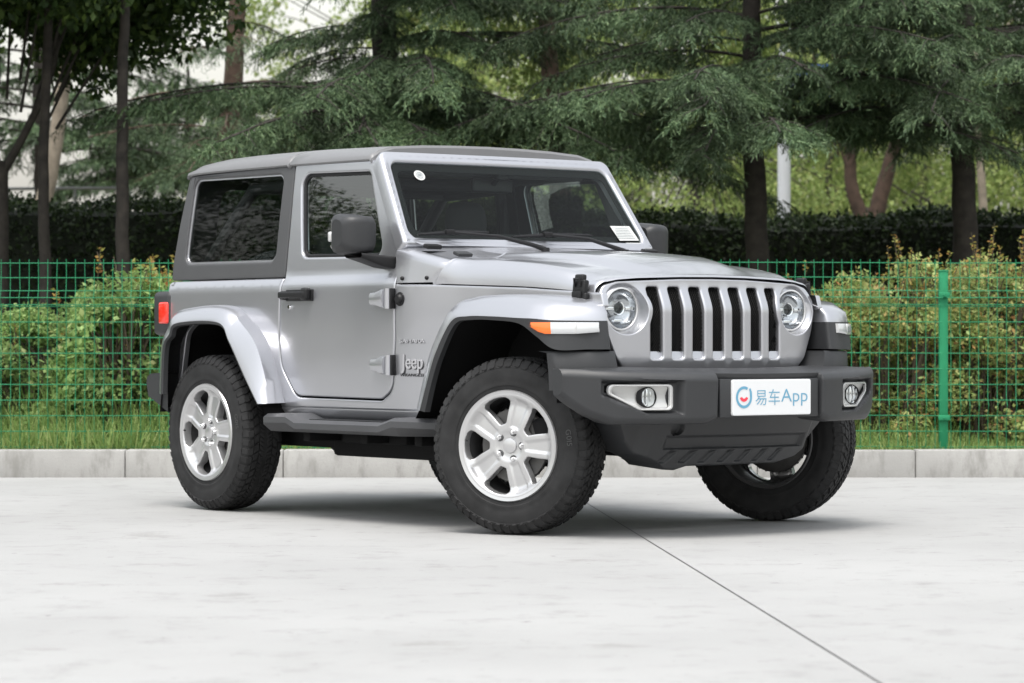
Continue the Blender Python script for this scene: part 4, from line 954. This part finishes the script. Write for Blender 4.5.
# ---- interior
g = MB(); st = []
for y in np.linspace(-.70, .70, 15):
    b = .02*math.cos(y*6); st.append([(.36, y, 1.325), (.20, y, 1.315+b*.2), (.10, y, 1.285), (.05, y, 1.22), (.07, y, 1.08), (.14, y, .95), (.36, y, .90)])
g.grid(st); g.add(st[0], [tuple(range(7))]); g.add(st[-1], [tuple(range(7))]); g.build('dashboard', M['interior'], CAR)
def seat(yc):
    g = MB(); g.box((-.36, yc, .80), (.52, .50, .16), .05, seg=3); g.box((-.62, yc, 1.12), (.16, .48, .62), .06, rot=Matrix.Rotation(-.16, 3, 'Y'), seg=3); s = g.build('seat', M['fabric'], CAR, angle=60)
    g = MB(); P = []
    for z, hw, t in ((1.415, .10, .03), (1.43, .125, .05), (1.50, .128, .055), (1.56, .118, .052), (1.595, .095, .04), (1.605, .05, .015)):
        P.append([(-.665+t*math.cos(a)-.05*(z-1.4), yc+hw*math.copysign(abs(math.sin(a))**.6, math.sin(a)), z) for a in np.linspace(0, 2*math.pi, 24, endpoint=False)])
    g.grid(P, cv=True); g.add(P[-1], [tuple(range(24))]); g.add(P[0], [tuple(range(24))]); g.tube([(-.665, yc-.06, 1.35), (-.665, yc-.06, 1.45)], .008, 8); g.tube([(-.665, yc+.06, 1.35), (-.665, yc+.06, 1.45)], .008, 8); g.build('headrest', M['fabric'], s, angle=60)
seat(-.37); seat(.37)
g = MB(); g.box((-1.28, 0, 1.02), (.14, 1.0, .50), .05, rot=Matrix.Rotation(-.2, 3, 'Y'), seg=3); g.build('rear_bench', M['fabric'], CAR)
g = MB(); tilt = Matrix.Rotation(R(-62), 3, 'Y'); cst = Vector((-.10, .37, 1.20))
g.tube([cst+tilt @ Vector((.185*math.cos(a), .185*math.sin(a), 0)) for a in np.linspace(0, 2*math.pi, 40, endpoint=False)], .016, 10, closed=True)
for a in (0, math.pi, -math.pi/2+.0): g.tube([cst, cst+tilt @ Vector((.18*math.sin(a), .18*math.cos(a), 0))], .016, 8)
g.tube([cst, cst+Vector((.25, 0, -.12))], .03, 10); g.build('steering_wheel', M['interior'], CAR)
g = MB(); g.box((.02, .02, 1.650), (.03, .25, .07), .012, seg=3); g.tube([(.035, .02, 1.66), (.085, .02, 1.70)], .016, 10); g.box((.095, .02, 1.70), (.05, .07, .05), .012); g.build('rear_view_mirror', M['black'], CAR)
g = MB()
for s_ in (-1, 1):
    g.tube([(-.70, s_*.655, .85), (-.70, s_*.640, 1.50), (-.68, s_*.60, 1.69), (-.5, s_*.59, 1.72), (.0, s_*.60, 1.725)], .033, 10); g.tube([(-.70, s_*.62, 1.68), (-1.2, s_*.61, 1.66), (-1.58, s_*.64, 1.30), (-1.62, s_*.65, 1.0)], .033, 10)
g.tube([(-.69, -.60, 1.69), (-.69, .60, 1.69)], .033, 10); g.tube([(-1.18, -.60, 1.665), (-1.18, .60, 1.665)], .028, 10); g.tube([(.0, -.60, 1.72), (.0, .60, 1.72)], .03, 10)
g.build('roll_bar', M['interior'], CAR)
for s_ in (-1, 1):
    g = MB(); g.tube([(-.665, s_*.62, 1.62), (-.655, s_*.60, 1.2), (-.62, s_*.58, .80)], .018, 6); g.build('seat_belt', M['interior'], CAR)
g = MB(); g.box((-1.655, -.02, 1.48), (.004, .17, .20), .0); g.build('window_notice', M['paper'], CAR)
# ------------------------------------------------------------------ plants and things behind the kerb
def at(px, d, py=None):
    x = (px-512)/3000*d
    return x if py is None else (x, CAM_H-(py-341.5)/3000*d)

# wire fence: posts and welded mesh panels
FD = 19.50
M['fence'] = mat('green_coating', (.022, .21, .095), .6, spec=.2, var=.12, vscale=6)
fence = empty('wire_fence', (0, FD, GZ)); tag(fence, 'green welded wire mesh fence standing along the kerb', 'fence')
PXS = [at(944, FD)+2.46*k for k in range(-5, 4)]
for x in PXS:
    g = MB(); g.box((x, .035, .585), (.058, .05, 1.17), .006); g.box((x, .035, 1.175), (.062, .054, .012), .004); p = g.build('fence_post', M['fence'], fence)
    for zz in (1.02, .22):
        g = MB(); g.box((x, -.006, zz), (.075, .03, .035), .006); g.revolve([(0, -.026), (.010, -.024), (.012, -.01)], 10, c=(x, 0, zz)); g.build('post_clip', M['fence'], p)
rnd = random.Random(5)
for a, b_ in zip(PXS[:-1], PXS[1:]):
    g = MB(); x0, x1 = a+.012, b_-.012; sag = rnd.uniform(-.006, .006); bow = rnd.uniform(-.012, .012)
    def off(z, x): return -.035*max(0, 1-abs(z-1.00)/.055)-.035*max(0, 1-abs(z-.30)/.055)-.008+bow*math.sin(math.pi*(x-x0)/(x1-x0))
    zs = [.03+.1015*k for k in range(13)]
    zs = zs[:10]+[.955, 1.0, 1.045, 1.13, 1.225]
    for z in zs:
        g.tube([(x0+(x1-x0)*t, off(z, x0+(x1-x0)*t), z+sag*math.sin(3.14*t)) for t in np.linspace(0, 1, 7)], .0028, 5, caps=False)
    for x in np.arange(x0+.03, x1, .0605):
        g.tube([(x+rnd.uniform(-.002, .002), off(z, x)-.004, z) for z in (0, .245, .30, .355, .6, .945, 1.0, 1.055, 1.15, 1.25)], .0023, 5, caps=False)
    g.build('mesh_panel', M['fence'], fence, angle=60)

# long grass and weeds behind the fence (nobody could count the blades)
n = 90000; X = rng.uniform(-9, 9, n); Y = DK+.22+np.abs(rng.normal(0, 1, n))*1.9
hgt = np.where(X < -1.9, .24+.26*np.clip(np.sin(X*2.3+1)*.5+.6, .1, 1.2), .10+.12*np.clip(np.sin(X*3.1)+.5, .1, 1))*rng.uniform(.5, 1.35, n)*np.clip((Y-DK)*.8, .35, 1.2)
P = np.stack([X, Y, np.full(n, GZ-.02)], 1); D = rng.normal(0, .34, (n, 3)); D[:, 2] = 1
tag(leaf_mesh('long_grass', P, D, rng.normal(size=(n, 3)), hgt, .011, M['grass'], None, 'strip'), 'long green grass growing behind the fence', 'grass', kind='stuff')

def shrub(px, py, label, seed, lobes, nleaf, size, mt, tips=0, tip_mt='tip', group='shrubs behind the fence', name='shrub', spires=0):
    nr = np.random.default_rng(seed); t = empty(name, (px, py, GZ-.03)); tag(t, label, 'shrub', group)
    lb = np.array(lobes); mb = MB()
    for c in lb:
        for q in range(4):
            e = c[:3]+nr.normal(0, c[3]*.45, 3); mb.tube([(c[0]*.5+nr.normal(0, .05), c[1]*.5, 0), tuple(c[:3]*.55+e*.2), tuple(e)], [.012, .008, .003], 5, caps=False)
    wgt = lb[:, 3]**2; idx = nr.choice(len(lb), nleaf, p=wgt/wgt.sum())
    d = nr.normal(size=(nleaf, 3)); d /= np.linalg.norm(d, axis=1, keepdims=True); d *= (nr.random(nleaf)**.38)[:, None]
    P = lb[idx, :3]+d*lb[idx, 3][:, None]*np.array([1, 1, .9]); P = P[P[:, 2] > .02]
    k = np.sin(P[:, 0]*9+seed)+np.sin(P[:, 1]*8)+np.sin(P[:, 2]*10+seed*2)+nr.normal(0, .6, len(P)); P = P[k > -.8]; n = len(P)
    D = nr.normal(size=(n, 3)); D[:, 2] += .25; L = size*nr.uniform(.55, 1.35, n)
    tp = []; td = []
    for q in range(spires):                                      # young shoots standing above the crown
        i = nr.integers(len(lb)); a = nr.uniform(0, 6.28); r_ = lb[i, 3]*math.sqrt(nr.random())*.9; b0 = lb[i, :3]+np.array([math.cos(a)*r_, math.sin(a)*r_, math.sqrt(max(0, lb[i, 3]**2-r_*r_))*.85])
        h = nr.uniform(.05, .26); e = b0+np.array([nr.normal(0, .05), nr.normal(0, .05), h]); mb.tube([tuple(b0-np.array([0, 0, .08])), tuple(e)], [.004, .002], 4, caps=False)
        m_ = int(h/.012)+4; u = nr.random(m_)[:, None]; tp.append(b0+(e-b0)*u); x = nr.normal(0, 1, (m_, 3)); x[:, 2] = .5; td.append(x)
    mb.build('stem', M['stem'], t, angle=60)
    leaf_mesh('foliage', P, D, nr.normal(size=(n, 3))*.7+np.array([0, 0, 1]), L, L*.55, M[mt], t)
    if tp:
        tp = np.concatenate(tp); td = np.concatenate(td); leaf_mesh('young_leaves', tp, td, nr.normal(size=tp.shape)+np.array([0, 0, 1]), size*.85*nr.uniform(.6, 1.2, len(tp)), size*.42, M[tip_mt], t)
    return t
def lobes(seed, w_, d_, h, n, r): 
    nr = np.random.default_rng(seed); return [(nr.uniform(-w_/2, w_/2), nr.uniform(-d_/2, d_/2), nr.uniform(r*.5, h-r), r*nr.uniform(.7, 1.2)) for _ in range(n)]
shrub(at(128, 20.25), 20.25, 'tall green leafy bush by the fence at the rear of the car', 11, lobes(1, .92, .5, 1.40, 44, .20), 22000, .050, 'bush', spires=26)
shrub(at(40, 20.6), 20.6, 'low loose weedy bush in the grass at the left end of the fence', 12, lobes(2, 1.35, .6, 1.10, 38, .16), 20000, .036, 'bush', spires=12)
shrub(at(-70, 20.4), 20.4, 'leafy bush at the far left edge of the fence', 13, lobes(3, 1.12, .6, 1.0, 30, .2), 12000, .045, 'bush')
shrub(at(225, 20.3), 20.3, 'leafy bush hidden behind the rear wheel of the car', 14, lobes(4, 1.00, .5, 1.0, 24, .2), 12000, .045, 'bush')
shrub(at(870, 20.5), 20.5, 'yellow green bush with orange tips by the front bumper', 15, lobes(5, 1.15, .7, 1.36, 45, .21), 42000, .036, 'bush_dry', spires=70)
shrub(at(985, 20.55), 20.55, 'tall yellow green bush with orange tips right of the fence post', 16, lobes(6, 1.05, .7, 1.46, 45, .21), 42000, .036, 'bush_dry', spires=90)
shrub(at(1085, 20.5), 20.5, 'yellow green bush at the right edge of the fence', 17, lobes(7, 1.12, .7, 1.25, 39, .21), 18000, .038, 'bush_dry', spires=30)
shrub(at(760, 20.6), 20.6, 'yellow green bush half hidden behind the bonnet', 18, lobes(8, 1.12, .6, 1.05, 33, .2), 16000, .038, 'bush_dry', spires=30)

# clipped dark hedge in two runs
def hedge(x0, x1, y, h, dp, label, seed, n):
    nr = np.random.default_rng(seed); t = empty('hedge', ((x0+x1)/2, y, GZ-.03)); tag(t, label, 'hedge', 'clipped hedges under the trees')
    L = x1-x0; mb = MB()
    xs_ = np.linspace(-L/2, L/2, int(L*4)); sec = [(-dp*.38, 0), (-dp*.40, h*.6), (-dp*.36, h*.955), (0, h*.985), (dp*.36, h*.955), (dp*.4, 0)]
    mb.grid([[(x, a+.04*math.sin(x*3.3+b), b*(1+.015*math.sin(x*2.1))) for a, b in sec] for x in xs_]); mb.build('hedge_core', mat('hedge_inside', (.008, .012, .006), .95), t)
    u = nr.random(n); X = nr.uniform(-L/2, L/2, n); front = nr.random(n) < .62
    top = h*(1+.018*np.sin(X*2.1)+.012*np.sin(X*5.7+1))
    Yv = np.where(front, -dp*.42+nr.normal(0, .05, n), nr.uniform(-dp*.45, dp*.45, n)); Zv = np.where(front, nr.uniform(.05, 1, n)*top, top+nr.normal(0, .035, n))
    D = nr.normal(size=(n, 3)); D[:, 1] -= .5*front; D[:, 2] += .6*(~front)
    Ln = nr.uniform(.03, .065, n); leaf_mesh('foliage', np.stack([X, Yv, Zv], 1), D, nr.normal(size=(n, 3))+np.array([0, -.4, .6]), Ln, Ln*.6, M['hedge'], t); return t
hedge(-18.5, .6, 26.2, 1.93, 1.2, 'dark clipped hedge behind the left tree trunks', 21, 94000)
hedge(-.1, 18.5, 27.2, 1.83, 1.2, 'dark clipped hedge behind the right cedar trunks', 22, 92000)

# cedars (deodars) with drooping layered branches
cedar(at(388, 25.6), 25.6, 'big dark cedar tree with drooping branches over the car roof', 31, r0=.15, zl=2.45, Lmax=3.5, nb=92, dens=1.15, trim=(2.85, -.15, .42), azs=[-1.25, -1.85, -1.57, -.35, -2.75, -1.5, -.1, math.pi])
cedar(at(755, 24.2), 24.2, 'cedar tree with a straight dark trunk behind the bonnet', 32, r0=.095, zl=2.45, Lmax=2.6, nb=80, dens=1.1, azs=[math.pi, -math.pi/2, -.25, -2.2, -.8])
cedar(at(966, 24.6), 24.6, 'cedar tree with a dark trunk above the right fence post', 33, r0=.105, zl=2.55, Lmax=2.7, azs=[math.pi, -math.pi/2, -2.2, -.6])
broadleaf(at(566, 27.6), 27.6, 'light green leafy tree with a reddish trunk behind the windscreen', 34, [(0, 0, -.05), (-.02, 0, 1.5), (-.08, 0, 2.6), (-.16, 0, 3.4), (-.2, 0, 5)], .13, .07, [(x, y, z, .5) for x, y, z in ((-.9, -.3, 3.5), (-.3, .4, 3.9), (.4, -.4, 3.75), (.9, .2, 3.6), (1.3, -.3, 3.9), (-1.4, .2, 3.8), (-.6, -.5, 4.2), (.2, .3, 4.4), (.8, -.2, 4.3), (1.7, .3, 3.5), (-.1, .5, 3.3))], 15000, .075, 'light_leaf', bark='bark_red', group='trees beyond the hedge')
cedar(at(210, 30), 30, 'leaning cedar tree with a brown trunk left of the car roof', 35, r0=.13, zl=2.5, Lmax=1.9, nb=30, bark='bark_red', lean=(.06, 0), dens=.8, azs=[math.pi, -math.pi/2, 0])
cedar(at(40, 37), 37, 'distant cedar tree with flat tiers behind the left hedge', 36, r0=.12, zl=3.1, Lmax=3.0, nb=46, dens=.6, leafl=.075)
cedar(at(190, 42), 42, 'furthest cedar tree seen between the left trunks', 37, H=4.6, r0=.12, zl=3.0, Lmax=3.0, nb=44, dens=.55, leafl=.085)
cedar(at(1110, 26), 26, 'cedar tree with branches reaching in from the right edge', 38, r0=.11, zl=2.75, Lmax=2.6, dens=.8, azs=[math.pi, -2.4])

# broad-leaved trees at the left
def clumps(seed, w_, d_, z0, z1, n, r): 
    nr = np.random.default_rng(seed); return [(nr.uniform(-w_, w_), nr.uniform(-d_, d_), nr.uniform(z0, z1), r*nr.uniform(.6, 1.2)) for _ in range(n)]
G1 = 'slim leafy trees at the left'
broadleaf(at(122, 23.6), 23.6, 'slim straight grey trunk tree between the fence and the left hedge', 41, [(0, 0, -.05), (.01, 0, 1.0), (0, 0, 2.2), (.02, 0, 3.4), (.05, 0, 4.6)], .072, .03, [(x-.55, y, z, r) for x, y, z, r in clumps(1, .55, 1.2, 3.3, 4.6, 22, .42)], 28000, .085, 'broad', group=G1)
broadleaf(at(46, 23.9), 23.9, 'slim dark trunk tree left of the straight grey trunk', 42, [(.01, 0, -.05), (0, 0, 1.0), (-.02, 0, 2.2), (.02, 0, 3.4), (0, 0, 4.6)], .058, .03, clumps(2, 1.2, 1.2, 3.15, 4.6, 24, .55), 26000, .085, 'broad', group=G1)
broadleaf(at(2, 24.3), 24.3, 'forked thin tree at the left edge of the photo', 43, [(-.02, 0, -.05), (0, 0, 1.0), (.01, 0, 2.0), (.0, 0, 2.2)], .055, .04, clumps(3, 1.1, 1.1, 3.1, 4.5, 22, .5), 22000, .085, 'broad', group=G1,
          limbs=[([(0, 0, 2.1), (.22, 0, 2.5), (.42, 0, 3.0), (.5, 0, 3.8)], .04, .02), ([(0, 0, 2.1), (-.2, 0, 2.7), (-.4, 0, 3.6)], .035, .02)])
broadleaf(at(18, 31), 31, 'pale leaning trunk beyond the hedge at the left', 44, [(-.1, 0, -.05), (.05, 0, 1.2), (.25, 0, 2.1), (.45, 0, 3.2), (.55, 0, 4.6)], .13, .06, clumps(4, 1.5, 1.2, 4.0, 6, 18, .6), 9000, .10, 'broad', bark='bark_pale', group='trees beyond the hedge')

# pale green trees beyond the right hedge
GB = 'trees beyond the hedge'
for k, (px, d, lab, w_, nl) in enumerate(((470, 44, 'pale green tree seen under the cedar boughs above the windscreen', 3.0, 15000), (620, 46, 'pale green hanging tree left of the bonnet cedar', 3.0, 15000), (700, 41, 'pale green hanging tree just left of the bonnet cedar trunk', 2.4, 12000),
        (835, 43, 'pale green tree between the two right cedar trunks', 2.7, 13000), (930, 47, 'yellow green tree behind the right cedar trunk', 2.8, 13000), (1040, 42, 'light green tree at the right edge behind the hedge', 2.4, 12000), (560, 60, 'tall pale tree far behind the windscreen', 4, 14000), (420, 58, 'tall pale tree far behind the car roof', 4, 12000), (800, 62, 'tall light green tree far behind the bonnet', 4.2, 14000), (980, 64, 'tall light green tree far behind the right cedar', 4.2, 14000))):
    top = 5.2 if d < 50 else 8.5
    broadleaf(at(px, d), d, lab, 60+k, [(0, 0, -.05), (.1, 0, 1.5), (-.1, 0, 3), (.05, 0, top*.75)], .10, .04, clumps(10+k, w_, 1.2, .9 if d < 50 else 1.5, top, 60, .62 if d < 50 else .9), int(nl*2.6), .075 if d < 50 else .13, 'light_leaf', bark='bark', group=GB, hang=.5)
broadleaf(at(868, 34), 34, 'thick brown forked trunk between the right cedars', 71, [(.03, 0, -.05), (.0, 0, 1.4), (.0, 0, 2.0), (.02, 0, 2.2)], .18, .15, clumps(31, 1.6, 1.2, 3.9, 5.5, 16, .6), 6000, .11, 'broad', bark='bark_red', group=GB,
          limbs=[([(-.02, 0, 2.0), (-.18, 0, 2.5), (-.22, 0, 3.2), (-.4, 0, 4.2)], .10, .05), ([(.04, 0, 2.0), (.20, 0, 2.6), (.36, 0, 3.2), (.5, 0, 4.2)], .11, .05)])
broadleaf(at(992, 33), 33, 'thin pale trunk right of the right cedar trunk', 72, [(.02, 0, -.05), (-.05, 0, 1.5), (-.12, 0, 2.6), (-.22, 0, 4.2)], .062, .04, clumps(32, 1.3, 1.2, 3.4, 5, 14, .5), 5000, .10, 'light_leaf', bark='bark_pale', group=GB)

# white post carrying a blue board, half hidden by the cedars
sg_ = empty('road_sign', (at(784, 36), 36, GZ-.03)); tag(sg_, 'white post with a blue sign board half hidden in the cedar boughs', 'sign')
g = MB(); g.tube([(0, 0, 0), (0, 0, 2.6), (0, 0, 4.6)], .078, 16); g.build('post', mat('white_post', (.55, .57, .60), .4, metal=.0), sg_)
bx, bz = at(808, 36, 82); bx -= at(784, 36); bz -= GZ-.03
g = MB(); g.box((bx, -.10, bz), (.50, .03, .42), .02); g.build('sign_board', mat('blue_board', (.03, .09, .30), .4), sg_)
g = MB(); g.box((bx, -.117, bz+.13), (.38, .006, .03), .0); g.box((bx-.05, -.117, bz-.02), (.28, .006, .05), .0); g.box((bx, -.117, bz-.14), (.38, .006, .03), .0); g.build('sign_marking', mat('board_white', (.6, .6, .62), .5), sg_)
# low rail far behind the left trunks
g = MB(); z_ = CAM_H-(188-341.5)/3000*38
g.tube([(at(8, 38), 38, z_-.01), (at(130, 38), 38, z_)], .02, 8); 
for px in (8, 75, 130): g.tube([(at(px, 38), 38, GZ-.05), (at(px, 38), 38, z_)], .02, 8)
tag(g.build('hand_rail', mat('grey_rail', (.30, .31, .32), .5), None), 'thin grey rail beyond the left hedge', 'rail')
# a row of trees out of frame to the left, seen only mirrored in the side windows and paint

for k, (x, y, top, nl_) in enumerate(((-25, 25.5, 9.0, 26000), (-25.5, 22.4, 6.0, 24000), (-26, 18.6, 6.5, 18000), (-27, 30, 8.5, 20000))):
    broadleaf(x, y, ('tallest dark leafy tree of the row left of the yard', 'lowest leafy tree of the row left of the yard', 'nearest leafy tree of the row left of the yard', 'farthest leafy tree of the row left of the yard')[k], 80+k, [(0, 0, -.05), (.05, 0, 1.4), (0, .05, top*.6)], .14, .05, clumps(50+k, 1.5, 1.5, 1.0, top-.7, 60, .95), nl_*3, .085, 'broad', group='trees along the left side of the yard')
# the planting carries on past both ends of the view
CED = [o for o in bpy.data.objects if o.name.startswith('cedar_tree') and o.parent is None]
PAL = [o for o in bpy.data.objects if o.name.startswith('leafy_tree') and o.parent is None and o.get('group') == GB and o.location.y > 40]
for k, (x, y, rz) in enumerate(((-8.6, 27.5, 1.1), (-12.2, 28.5, 2.7), (-16, 27.8, 4.4), (9.6, 26.8, .7), (12.8, 28.2, 3.3), (16.4, 27.2, 5.1))):
    c_ = copy_tree(CED[k % 3]); c_.location = (x, y, GZ-.03); c_.rotation_euler.z = rz
    tag(c_, 'cedar tree further along the row past the left end of the view' if x < 0 else 'cedar tree further along the row past the right end of the view', 'tree', 'cedars past the left end of the view' if x < 0 else 'cedars past the right end of the view')
for k, (x, y, rz) in enumerate(((-13, 45, 1), (-18, 48, 2), (-23, 46, 3), (-28, 50, 4), (12.5, 44, 1), (17, 48, 2), (22, 45, 3), (27, 49, 4))):
    c_ = copy_tree(PAL[k % len(PAL)]); c_.location = (x, y, GZ-.03); c_.rotation_euler.z = rz
    tag(c_, 'pale green tree beyond the hedge past the left end of the view' if x < 0 else 'pale green tree beyond the hedge past the right end of the view', 'tree', 'pale trees past the left end of the view' if x < 0 else 'pale trees past the right end of the view')
